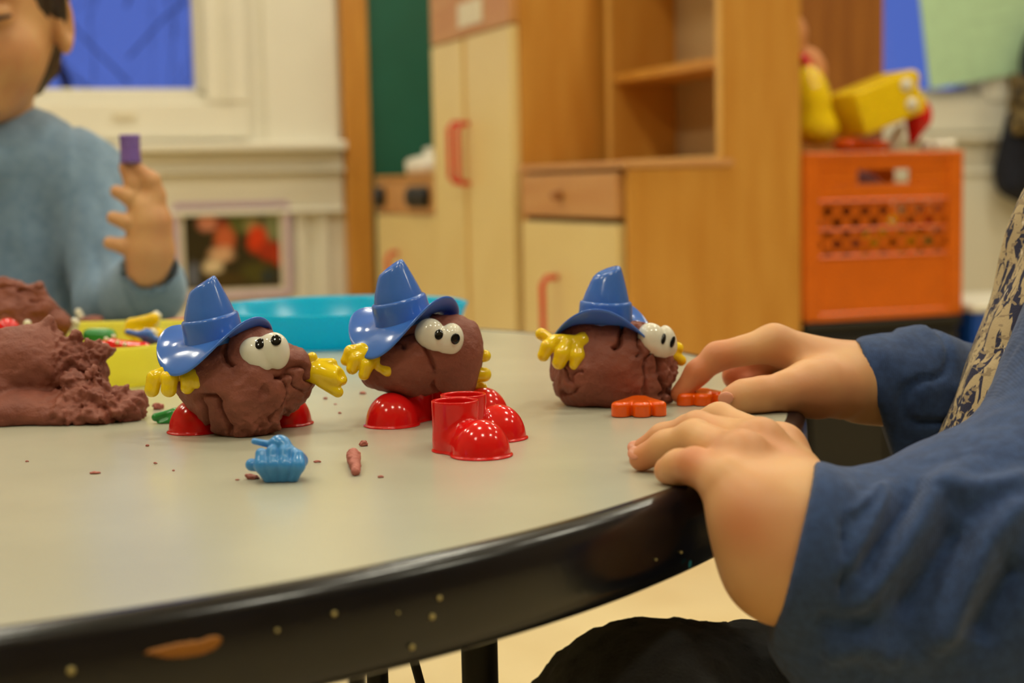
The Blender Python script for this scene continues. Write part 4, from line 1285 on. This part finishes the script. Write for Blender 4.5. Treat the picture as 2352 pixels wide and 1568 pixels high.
def head_shape(S, c, yaw, pitch=0.0, s=1.0):
    R_ = np.array(Matrix.Rotation(yaw, 3, 'Z') @ Matrix.Rotation(pitch, 3, 'X'))
    L = lambda x, y, z: np.asarray(c) + R_ @ (np.array([x, y, z]) * s)
    E_ = lambda x, y, z, r, k=.01, sub=False: S.ell(L(x, y, z), np.array(r) * s, k, Matrix(R_.tolist()), sub)
    E_(0, .012, .02, (.072, .088, .082)); E_(0, -.016, -.04, (.056, .062, .058), .03); E_(0, -.044, -.082, (.022, .022, .018), .03)
    for e in (-1, 1):
        E_(e * .032, -.046, -.038, (.026, .026, .026), .02)
        E_(e * .029, -.086, .001, (.016, .012, .009), .012, True)
        E_(e * .029, -.069, -.001, (.0135, .0125, .0105), .004)
        E_(e * .030, -.070, .022, (.020, .012, .007), .012)
        E_(e * .0745, .004, -.012, (.009, .019, .029), .006); E_(e * .080, -.002, -.010, (.005, .010, .016), .004, True)
    S.rc(L(0, -.074, .004), L(0, -.090, -.022), .006 * s, .0095 * s, .008)
    for e in (-1, 1): E_(e * .009, -.083, -.026, (.006, .006, .005), .004)
    E_(0, -.076, -.050, (.019, .008, .0055), .003); E_(0, -.075, -.060, (.016, .008, .006), .003)
    S.rc(L(0, .014, -.06), np.asarray(c) + np.array([0, .03 * s, -.155 * s]), .034 * s, .036 * s, .02)
    return L, R_


# ------------------------------------------------------------------ child at the far side
D = 1.53
hc = P(-38, 30, D)
S = Shape(); L, R_ = head_shape(S, hc, math.radians(4), math.radians(6))
core = Shape(); core.add(S)
core.ell(P(-30, 560, 1.57), (.085, .065, .13), .03); core.rc(P(150, 400, 1.56), P(-200, 400, 1.56), .032, .032, .03)
core.rc(P(188, 425, 1.565), P(260, 695, 1.50), .018, .018, .01); core.rc(P(260, 695, 1.50), P(338, 622, 1.405), .018, .016, .01)
core.rc(P(-240, 420, 1.55), P(-330, 690, 1.50), .026, .022, .01); core.rc(P(-330, 690, 1.50), P(-250, 715, 1.36), .022, .018, .01)
core.ell(P(-240, 722, 1.33), (.028, .04, .012), .01)
q = Q(1.395)
hnd = Shape()
hnd.chain([(q(338, 620, 0), .018), (q(344, 575, 0), .020), (q(346, 510, 4), .017), (q(340, 475, 4), .013)], .01, .01)
hnd.chain([(q(330, 560, 8), .012), (q(325, 480, 8), .011)], .008, .006)
for ch in ([(322, 470, 6), (304, 420, 14), (288, 385, 16)], [(322, 478, 12), (296, 452, 24), (268, 440, 28)], [(326, 520, 12), (292, 510, 28), (260, 500, 30)], [(326, 565, 12), (285, 565, 26), (252, 558, 28)]):
    rr = [.0082, .0070, .0058]
    hnd.chain([(q(*c), r) for c, r in zip(ch, rr)], .0025, .003)
hnd.chain([(q(346, 520, 0), .012), (q(356, 450, 2), .0092), (q(347, 415, 8), .0078), (q(318, 388, 14), .0055)], .005, .004)
v, f = join([surf(core, .0035), surf(hnd, .0016)])
kid = wpart('person', v, f, M['skin'])
tag(kid, 'child in a pale blue ribbed sweater holding up a purple toy ring', 'person')
# closed lids, brows and lips
for e in (-1, 1):
    Sx = Shape(); Sx.rc(L(e * .016, -.0815, -.004), L(e * .029, -.0835, -.0065), .0016, .0022, .002).rc(L(e * .029, -.0835, -.0065), L(e * .043, -.075, -.003), .0022, .0014, .002)
    sdf('eyelashes', Sx, .0008, M['hair'], kid)
    Sx = Shape(); Sx.rc(L(e * .014, -.083, .027), L(e * .030, -.082, .032), .0024, .003, .002).rc(L(e * .030, -.082, .032), L(e * .048, -.069, .026), .003, .0016, .002)
    sdf('eyebrow', Sx, .0009, M['hair'], kid)
Sx = Shape(); Sx.ell(L(0, -.0795, -.0505), (.0175, .0065, .0045), .002).ell(L(0, -.079, -.0585), (.0145, .0065, .005), .002); sdf('lips', Sx, .001, M['lip'], kid)
# hair
Hs = Shape(); Rm = Matrix(R_.tolist())
Hs.ell(L(0, .018, .028), (.0775, .0915, .084), .01, Rm); Hs.ell(L(0, .055, -.03), (.062, .05, .06), .02, Rm)
for e in (-1, 1): Hs.rc(L(e * .070, -.012, .03), L(e * .0705, -.006, -.004), .012, .008, .006)
Hs.ell(L(0, -.105, -.03), (.064, .072, .082), .008, Rm, True)
sdf('hair', Hs, .002, M['hair'], kid, lambda v, n: v + n * (.0022 * noise(v * (1, 1, .2), 190, 4))[:, None])
# red undershirt collar
Sx = Shape()
cN = P(-28, 292, D + .03)
for k in range(24):
    a = 2 * math.pi * k / 24; Sx.ell(cN + np.array([.043 * math.cos(a), .043 * math.sin(a), .002 + .012 * math.sin(a)]), (.009, .009, .010), .008)
sdf('undershirt_collar', Sx, .002, M['red_cloth'], kid)
# sweater
W = Shape()
W.ell(P(-30, 570, 1.57), (.112, .085, .16), .03); W.ell(P(-30, 760, 1.57), (.108, .085, .10), .03)
W.rc(P(165, 405, 1.565), P(-230, 405, 1.565), .046, .046, .04)
for k in range(28):
    a = 2 * math.pi * k / 28; W.ell(cN + np.array([.058 * math.cos(a), .056 * math.sin(a), -.018 + .014 * math.sin(a)]), (.0165, .0165, .020), .012)
W.ell(cN + np.array([0, 0, -.045]), (.085, .075, .045), .03)
W.rc(P(192, 425, 1.555), P(258, 690, 1.49), .040, .036, .025); W.rc(P(262, 700, 1.488), P(350, 655, 1.425), .036, .031, .012)
W.rc(P(350, 655, 1.425), P(346, 632, 1.405), .031, .028, .012)
W.rc(P(-245, 425, 1.555), P(-335, 690, 1.50), .040, .034, .025); W.rc(P(-335, 690, 1.50), P(-255, 712, 1.38), .034, .026, .02)
W.rc(P(345, 615, 1.398), P(340, 560, 1.39), .0235, .026, .002, True)
W.ell(cN + np.array([0, 0, .02]), (.0445, .0425, .05), .004, None, True)
sdf('sweater', W, .003, M['sweater'], kid, lambda v, n: v + n * (.0035 * fbm(v * (1, 1, .5), 28, 2, 12) - .004 * np.clip(1 - np.abs(noise(v * (1.0, 1, .35), 22, 7)) * 6, 0, 1))[:, None])
Tr = Shape(); zs_ = .30
hp = P(-30, 800, 1.60); 
for e in (-1, 1):
    hpp = np.array([hp[0] + e * .055, 1.60, .36]); kn = np.array([hp[0] + e * .07, 1.36, .37]); an = np.array([kn[0], 1.34, .07])
    Tr.rc(hpp, kn, .062, .05, .02); Tr.rc(kn, an, .05, .036, .02)
Tr.ell(np.array([hp[0], 1.62, .39]), (.115, .085, .075), .03)
sdf('trousers', Tr, .006, M['navy'], kid)
for e in (-1, 1):
    Sh = Shape(); x = hp[0] + e * .07; Sh.rc((x, 1.35, .03), (x, 1.24, .026), .03, .026, .01); Sh.floor(.002); sdf('shoe', Sh, .004, M['black'], kid)
# purple ring held between finger and thumb
pc = q(299, 342, 16); rt = thing('toy_ring', 'purple plastic toy ring held between the child\'s finger and thumb', 'toy ring', pc)
v, f = lathe([(.0062, -.0125), (.0088, -.0125), (.0094, -.0105), (.0088, -.008), (.0086, .008), (.0094, .0105), (.0088, .0125), (.0062, .0125)], 32)
f = [x for x in f if len(x) == 4] + [(7 * 32 + k, 7 * 32 + (k + 1) % 32, (k + 1) % 32, k) for k in range(32)]
link('ring_body', mesh_data('ring_body', v, f), M['purple'], rt)
for z in (-.004, .004):
    v, f = lathe([(.0087, z - .0012), (.0092, z), (.0087, z + .0012)], 32); f = [x for x in f if len(x) == 4]
    link('ring_rib', mesh_data('ring_rib', v, f), M['purple'], rt)


def child_chair(label, c, face, seat_z=.295, w=.16):
    t = thing('child_chair', label, 'chair', (c[0], c[1], 0), face)
    box('seat', (-w, -w, seat_z - .018), (w, w, seat_z), M['birch'], t, .006)
    for sx in (-1, 1):
        for sy in (-1, 1):
            link('leg', tube_mesh('leg', [(sx * (w - .02), sy * (w - .02), 0), (sx * (w - .03), sy * (w - .03), seat_z - .017)], .011, 12), M['black_metal'], t)
        link('back_post', tube_mesh('back_post', [(sx * (w - .02), w - .01, seat_z - .015), (sx * (w - .02), w + .015, seat_z + .27)], .010, 12), M['black_metal'], t)
    box('backrest', (-w + .01, w - .005, seat_z + .15), (w - .01, w + .008, seat_z + .27), M['birch'], t, .005)
    return t


child_chair('small birch chair under the child in the pale blue sweater', (hp[0], 1.62), 0.0)

# ------------------------------------------------------------------ child at the near side (arms and lap in view)
H1 = Shape()      # left hand resting on the table edge
C = lambda *a: [(P(px, py, d), r) for px, py, d, r in a]
for a, b, k in ((C((1800, 1295, .574, .0140))[0], C((1672, 1112, .590, .0105))[0], .01), (C((1800, 1270, .578, .0150))[0], C((1705, 1062, .606, .0100))[0], .012),
                (C((1825, 1215, .588, .0150))[0], C((1742, 1032, .626, .0100))[0], .012), (C((1850, 1148, .600, .0140))[0], C((1792, 1040, .648, .0100))[0], .012)):
    H1.rc(a[0], b[0], a[1], b[1], k)
H1.ell(P(1730, 1200, .578), (.0138, .0140, .0160), .014)
H1.rc(P(1775, 1310, .580), P(1808, 1340, .582), .011, .011, .012)
H1.rc(P(1820, 1225, .585), P(2020, 1290, .60), .0235, .026, .014)
H1.rc(P(1790, 1310, .580), P(1980, 1340, .60), .0175, .022, .014)
fingers1 = [C((1672, 1108, .590, .0102), (1596, 1070, .604, .0070), (1560, 1072, .612, .0066), (1534, 1080, .617, .0056)),
            C((1703, 1058, .604, .0100), (1596, 1004, .632, .0070), (1530, 1024, .641, .0062), (1474, 1052, .646, .0054)),
            C((1738, 1026, .625, .0100), (1602, 982, .652, .0067), (1524, 1006, .662, .0060), (1474, 1036, .667, .0053)),
            C((1790, 1036, .648, .0100), (1652, 963, .676, .0070), (1580, 985, .688, .0060), (1525, 1006, .695, .0053))]
for fg in fingers1: H1.chain(fg, .0028, .0035)
H1.chain(C((1840, 1120, .63, .012), (1800, 1060, .660, .0092), (1755, 1026, .676, .0072), (1725, 1014, .686, .006)), .006, .004)
for px, py, d_, r_ in ((1704, 1046, .602, .0088), (1744, 1016, .624, .0088), (1792, 1026, .646, .0088)):
    H1.ell(P(px, py, d_), r_, .008)
H2 = Shape()      # right hand, index finger poking the dough
for a, b, k in ((C((1985, 880, .850, .0185))[0], C((1778, 788, .845, .0098))[0], .01), (C((1985, 870, .862, .0170))[0], C((1798, 800, .864, .0100))[0], .012),
                (C((1985, 880, .870, .0160))[0], C((1812, 818, .881, .0095))[0], .012), (C((1985, 895, .875, .0150))[0], C((1826, 838, .894, .0090))[0], .012)):
    H2.rc(a[0], b[0], a[1], b[1], k)
H2.rc(P(1930, 890, .832), P(1862, 892, .818), .0170, .0145, .014)
H2.rc(P(1985, 882, .850), P(2150, 900, .865), .0190, .024, .012)
H2.chain(C((1778, 790, .845, .0098), (1648, 818, .840, .0074), (1602, 856, .839, .0064), (1562, 904, .838, .0052)), .006, .004)
H2.chain(C((1798, 806, .864, .0098), (1692, 862, .864, .0072), (1722, 884, .858, .0064), (1760, 884, .856, .0056)), .005, .004)
H2.chain(C((1812, 822, .881, .0092), (1715, 868, .884, .0070), (1745, 884, .878, .0062), (1782, 884, .876, .0055)), .005, .004)
H2.chain(C((1826, 842, .894, .0088), (1750, 872, .902, .0064), (1778, 884, .896, .0058), (1808, 882, .892, .005)), .005, .004)
H2.chain(C((1872, 892, .817, .0140), (1815, 898, .808, .0105), (1748, 906, .803, .0086), (1706, 911, .801, .0080), (1680, 917, .800, .0064)), .008, .005)
B2 = Shape()
hd = P(2860, -40, .81)
Sx = Shape(); L2, R2 = head_shape(Sx, hd, math.radians(-84), math.radians(16)); B2.add(Sx)
sh_n, sh_f = P(2660, 540, .70), P(2660, 540, .92)
el_n = np.array([.285, .60, .405]); 
B2.rc(P(2480, 1150, .81), P(2620, 620, .81), .06, .06, .03)
B2.rc(sh_n, P(2420, 1330, .60), .03, .026, .02); B2.rc(P(2420, 1330, .60), P(1990, 1310, .60), .026, .022, .01)
B2.rc(sh_f, P(2420, 980, .93), .03, .026, .02); B2.rc(P(2420, 980, .93), P(2120, 895, .862), .024, .022, .01)
v, f = join([surf(H1, .0010), surf(H2, .0012), surf(B2, .005)])


def skin_detail(v, n=None):
    return v


kid2 = wpart('person', v, f, M['skin'])
fl = np.zeros(len(v))
for px, py, d_, sg, am in ((1562, 904, .838, .012, .8), (1605, 856, .839, .012, .9), (1655, 822, .840, .012, .8), (1700, 862, .86, .016, .9), (1680, 917, .80, .007, .7), (1745, 906, .803, .012, .4), (1760, 830, .85, .012, .5),
                           (1590, 1060, .60, .010, .55), (1534, 1080, .617, .007, .5), (1474, 1052, .646, .010, .7), (1474, 1036, .667, .010, .7), (1620, 990, .64, .010, .3), (1705, 1200, .565, .012, .4), (1780, 1060, .61, .012, .25), (1860, 940, .81, .02, .4)):
    fl = np.maximum(fl, am * np.exp(-((v - P(px, py, d_)) ** 2).sum(1) / sg ** 2))
at_ = kid2.data.attributes.new('flush', 'FLOAT', 'POINT'); at_.data.foreach_set('value', fl.astype(np.float32))
tag(kid2, 'child with blue sleeves and a beige and navy printed top reaching over the table edge', 'person')


def nail(px, py, d, r, ang, nx):
    S_ = Shape(); c = P(px, py, d)
    R3 = Vector(nx).to_track_quat('Y', 'Z').to_matrix() @ Matrix.Rotation(ang, 3, 'Y')
    S_.ell(c, (r[0], r[2], r[1]), .001, R3)
    return sdf('fingernail', S_, .0005, M['nail'], kid2)


nail(1667, 914, .7932, (.0042, .0034, .0012), .1, (-.35, -.85, .1))
nail(1458, 1040, .6445, (.0042, .0032, .0012), -.4, (-.55, -.5, .65))
nail(1456, 1026, .6655, (.0040, .0030, .0012), -.4, (-.55, -.5, .65))


def folds(seed, amp, f, dirv=(1, 1, 1), creases=.003):
    def fn(v, n):
        w = v * np.array(dirv)
        d = amp * fbm(w, f, 2, seed) - creases * np.clip(1 - np.abs(noise(w, f * .8, seed + 5)) * 5, 0, 1)
        return v + n * d[:, None]
    return fn


# sleeves of the blue shirt
A1 = Shape()
A1.rc(P(1846, 1236, .585), P(2010, 1285, .595), .0300, .0310, .012)
A1.rc(P(1830, 1300, .583), P(2000, 1350, .595), .0240, .027, .02)
A1.rc(P(2080, 1310, .60), P(2230, 1290, .605), .040, .0455, .014); A1.rc(P(2230, 1290, .605), P(2440, 1290, .61), .0455, .051, .02)
A1.rc(P(1960, 1450, .60), P(2300, 1470, .61), .030, .045, .03)
A1.rc(P(2440, 1290, .61), P(2660, 580, .70), .05, .046, .03)
A1.rc(P(1905, 1150, .575), P(1900, 1385, .575), .006, .006, .010)
inner = Shape(); inner.rc(P(1740, 1205, .585), P(1855, 1238, .588), .0255, .0235, .01); inner.rc(P(1730, 1270, .583), P(1840, 1302, .587), .0190, .0175, .012)
A1.add(inner, .002, True)
# trim the cuff with an oblique plane
pa, pb, pcc = P(1872, 1055, .60), P(1790, 1411, .57), P(1820, 1230, .62)
nn = np.cross(pb - pa, pcc - pa); nn /= np.linalg.norm(nn)
if nn[0] > 0: nn = -nn
A1.fn(lambda p: -((p - pa) @ nn - .0005), .003, True)
sl1 = surf(A1, .0016)
fo0 = folds(5, .0006, 80, (1, 1, 1), .0003)
RIDGES = [([(1916, 1327), (1960, 1262), (2005, 1185), (2045, 1115)], 17, .0040), ([(1950, 1410), (2000, 1338), (2062, 1272), (2116, 1198), (2150, 1130), (2230, 1085)], 34, .0070),
          ([(2120, 1500), (2172, 1443), (2223, 1339), (2268, 1249), (2328, 1184), (2390, 1140)], 36, .0075), ([(2178, 1139), (2268, 1124), (2370, 1100)], 26, .0045), ([(1943, 1180), (1985, 1150), (2032, 1110)], 11, .0026),
          ([(1972, 1340), (2020, 1262), (2070, 1185), (2102, 1122)], 18, -.0050), ([(2060, 1430), (2110, 1355), (2172, 1265), (2212, 1190)], 34, -.0070), ([(2240, 1480), (2296, 1370), (2350, 1280)], 36, -.0070),
          ([(1936, 1175), (1941, 1260), (1930, 1400)], 7, -.0026), ([(1880, 1500), (1990, 1475), (2080, 1520)], 34, .0040), ([(1870, 1420), (1930, 1430), (2010, 1420)], 26, -.0030)]
RM = np.array([tuple(right), tuple(up), tuple(fwd)])


def to_px(v):
    c_ = (v - np.array([0, 0, CZ])) @ RM.T
    return np.stack([1176 + F * c_[:, 0] / c_[:, 2], 784 - F * c_[:, 1] / c_[:, 2]], 1)


def fo(v, n):
    """cloth folds of the near sleeve: smooth ridges and hollows on the outward side of the arm"""
    v2_ = fo0(v, n); uv = to_px(v); out = np.zeros(len(v))
    face = np.clip(-(n @ np.array([0, 1.0, 0])) * 1.6 + .25, 0, 1)
    for path, w_, a_ in RIDGES:
        best = np.full(len(v), 1e9); pth = np.array(path, float)
        L_ = np.linalg.norm(np.diff(pth, axis=0), axis=1); acc = np.concatenate([[0], np.cumsum(L_)]); tt = np.zeros(len(v))
        for i_ in range(len(pth) - 1):
            ab = pth[i_ + 1] - pth[i_]; t_ = np.clip(((uv - pth[i_]) @ ab) / (ab @ ab), 0, 1)
            dd = np.linalg.norm(uv - pth[i_] - t_[:, None] * ab, axis=1)
            m_ = dd < best; best = np.where(m_, dd, best); tt = np.where(m_, (acc[i_] + t_ * L_[i_]) / acc[-1], tt)
        out += a_ * np.exp(-(best / w_) ** 2) * np.clip(np.minimum(tt, 1 - tt) * 5 + .25, 0, 1)
    return v2_ + n * (out * face)[:, None]

d1_ = np.clip(((sl1[0] - pa) @ -nn) / .02, 0, 1)[:, None]
v1 = sl1[0] + (fo(sl1[0], vnormals(*sl1)) - sl1[0]) * d1_
A2 = Shape()
A2.rc(P(1995, 880, .850), P(2110, 885, .862), .0258, .0270, .01); A2.rc(P(2110, 885, .862), P(2420, 965, .93), .027, .042, .02)
A2.ell(P(2085, 975, .858), (.024, .022, .030), .02); A2.ell(P(2130, 1030, .865), (.028, .025, .03), .02)
A2.rc(P(2090, 815, .852), P(2130, 830, .85), .010, .012, .008)
A2.rc(P(2420, 965, .93), P(2660, 560, .92), .042, .046, .03)
in2 = Shape(); in2.rc(P(1900, 872, .845), P(2035, 885, .853), .0215, .0205, .01); A2.add(in2, .002, True)
pa2, pb2, pc2 = P(1964, 785, .85), P(2030, 985, .85), P(1990, 880, .90)
n2_ = np.cross(pb2 - pa2, pc2 - pa2); n2_ /= np.linalg.norm(n2_)
if n2_[0] > 0: n2_ = -n2_
A2.fn(lambda p: -((p - pa2) @ n2_), .003, True)
sl2 = surf(A2, .0022); d2_ = np.clip(((sl2[0] - pa2) @ -n2_) / .02, 0, 1)[:, None]
v2 = sl2[0] + (folds(15, .0025, 45)(sl2[0], vnormals(*sl2)) - sl2[0]) * d2_
wpart('shirt_sleeve', v1, sl1[1], M['denim'], kid2)
wpart('shirt_sleeve', v2, sl2[1], M['denim'], kid2)

# printed top
m = mat('printed_top', (186, 166, 128), 0.9, bump=.4, bscale=900, bdist=.0006)
nt = m.node_tree; bs = nt.nodes['Principled BSDF']
tc = nt.nodes.new('ShaderNodeTexCoord')


def thr(scale, stretch, lo, hi, dist=0.0, detail=3.0, rot=(0, .45, 0)):
    mp = nt.nodes.new('ShaderNodeMapping'); mp.inputs['Scale'].default_value = stretch; mp.inputs['Rotation'].default_value = rot
    n_ = nt.nodes.new('ShaderNodeTexNoise'); n_.inputs['Scale'].default_value = scale; n_.inputs['Detail'].default_value = detail; n_.inputs['Distortion'].default_value = dist
    nt.links.new(tc.outputs['Object'], mp.inputs['Vector']); nt.links.new(mp.outputs[0], n_.inputs['Vector'])
    r_ = nt.nodes.new('ShaderNodeMapRange'); r_.inputs[1].default_value = lo; r_.inputs[2].default_value = hi
    nt.links.new(n_.outputs['Fac'], r_.inputs[0]); return r_.outputs[0]


def mixc(fac, a, rgb):
    x_ = nt.nodes.new('ShaderNodeMix'); x_.data_type = 'RGBA'; x_.inputs[7].default_value = lin(rgb)
    nt.links.new(fac, x_.inputs[0]); nt.links.new(a, x_.inputs[6]); return x_.outputs[2]


base = bs.inputs['Base Color'].links[0].from_socket
c_ = mixc(thr(95, (1, 1, .42), .50, .535, 1.2), base, (36, 38, 66))
c_ = mixc(thr(240, (.4, .4, 1.4), .57, .60, .6, 2), c_, (150, 132, 104))
c_ = mixc(thr(120, (1, 1, .5), .66, .68, .8, 4, (0, .6, .3)), c_, (222, 212, 188))
nt.links.new(c_, bs.inputs['Base Color'])
M['print'] = m
TS = Shape()
cA, cB = P(2470, 1140, .80), P(2720, 480, .81)


def torso(p):
    ab = cB - cA; q_ = (p - cA); t_ = np.clip(q_ @ ab / (ab @ ab), -.35, 1)
    r_ = q_ - t_[:, None] * ab; r_[:, 1] /= 1.28
    return (np.sqrt((r_ ** 2).sum(1)) - (.0745 - .004 * t_)) * .85


TS.fn(torso); TS._b(cA, .13); TS._b(cB, .12)
TS.ell(P(2680, 560, .81), (.06, .105, .06), .03)
TS.fn(lambda p: .395 - p[:, 2], .002, True) if False else None
sdf('printed_top', TS, .0026, M['print'], kid2, folds(25, .003, 30, (1, 1, .6), .002))
# collar / neck edge, hair
Hs = Shape(); Rm = Matrix(R2.tolist())
Hs.ell(L2(0, .018, .028), (.0775, .0915, .084), .01, Rm); Hs.ell(L2(0, .055, -.03), (.062, .05, .06), .02, Rm)
Hs.ell(L2(0, -.105, -.03), (.064, .072, .082), .008, Rm, True)
sdf('hair', Hs, .003, M['hair'], kid2, lambda v, n: v + n * (.0022 * noise(v * (1, 1, .2), 190, 4))[:, None])
# black trousers
Tz = Shape()
kn1, hp1 = P(1490, 1735, .620), P(2330, 1690, .745)
Tz.rc(kn1, hp1, .0505, .062, .02)
kn2 = np.array([.205, .97, kn1[2] - .01]); hp2 = np.array([hp1[0] + .05, .86, hp1[2]])
Tz.rc(kn2, hp2, .0505, .062, .02); Tz.ell((hp1 + hp2) / 2 + np.array([.05, 0, .02]), (.085, .12, .075), .03)
for k_ in (kn1, kn2): Tz.rc(k_, (k_[0] + .0, k_[1], .075), .050, .036, .02)
sdf('trousers', Tz, .0035, M['black_cloth'], kid2, lambda v, n: v + n * (.0012 * noise(v, 260, 3) + .002 * fbm(v, 40, 2, 9))[:, None])
for k_ in (kn1, kn2):
    Sh = Shape(); Sh.rc((k_[0] + .01, k_[1], .03), (k_[0] - .1, k_[1], .026), .03, .026, .01); Sh.floor(.002); sdf('shoe', Sh, .004, M['black'], kid2)
sz = min(hp1[2], hp2[2]) - .066
child_chair('small birch chair under the child with blue sleeves', ((hp1[0] + hp2[0]) / 2 + .075, (hp1[1] + hp2[1]) / 2), math.radians(-90), sz, .135)
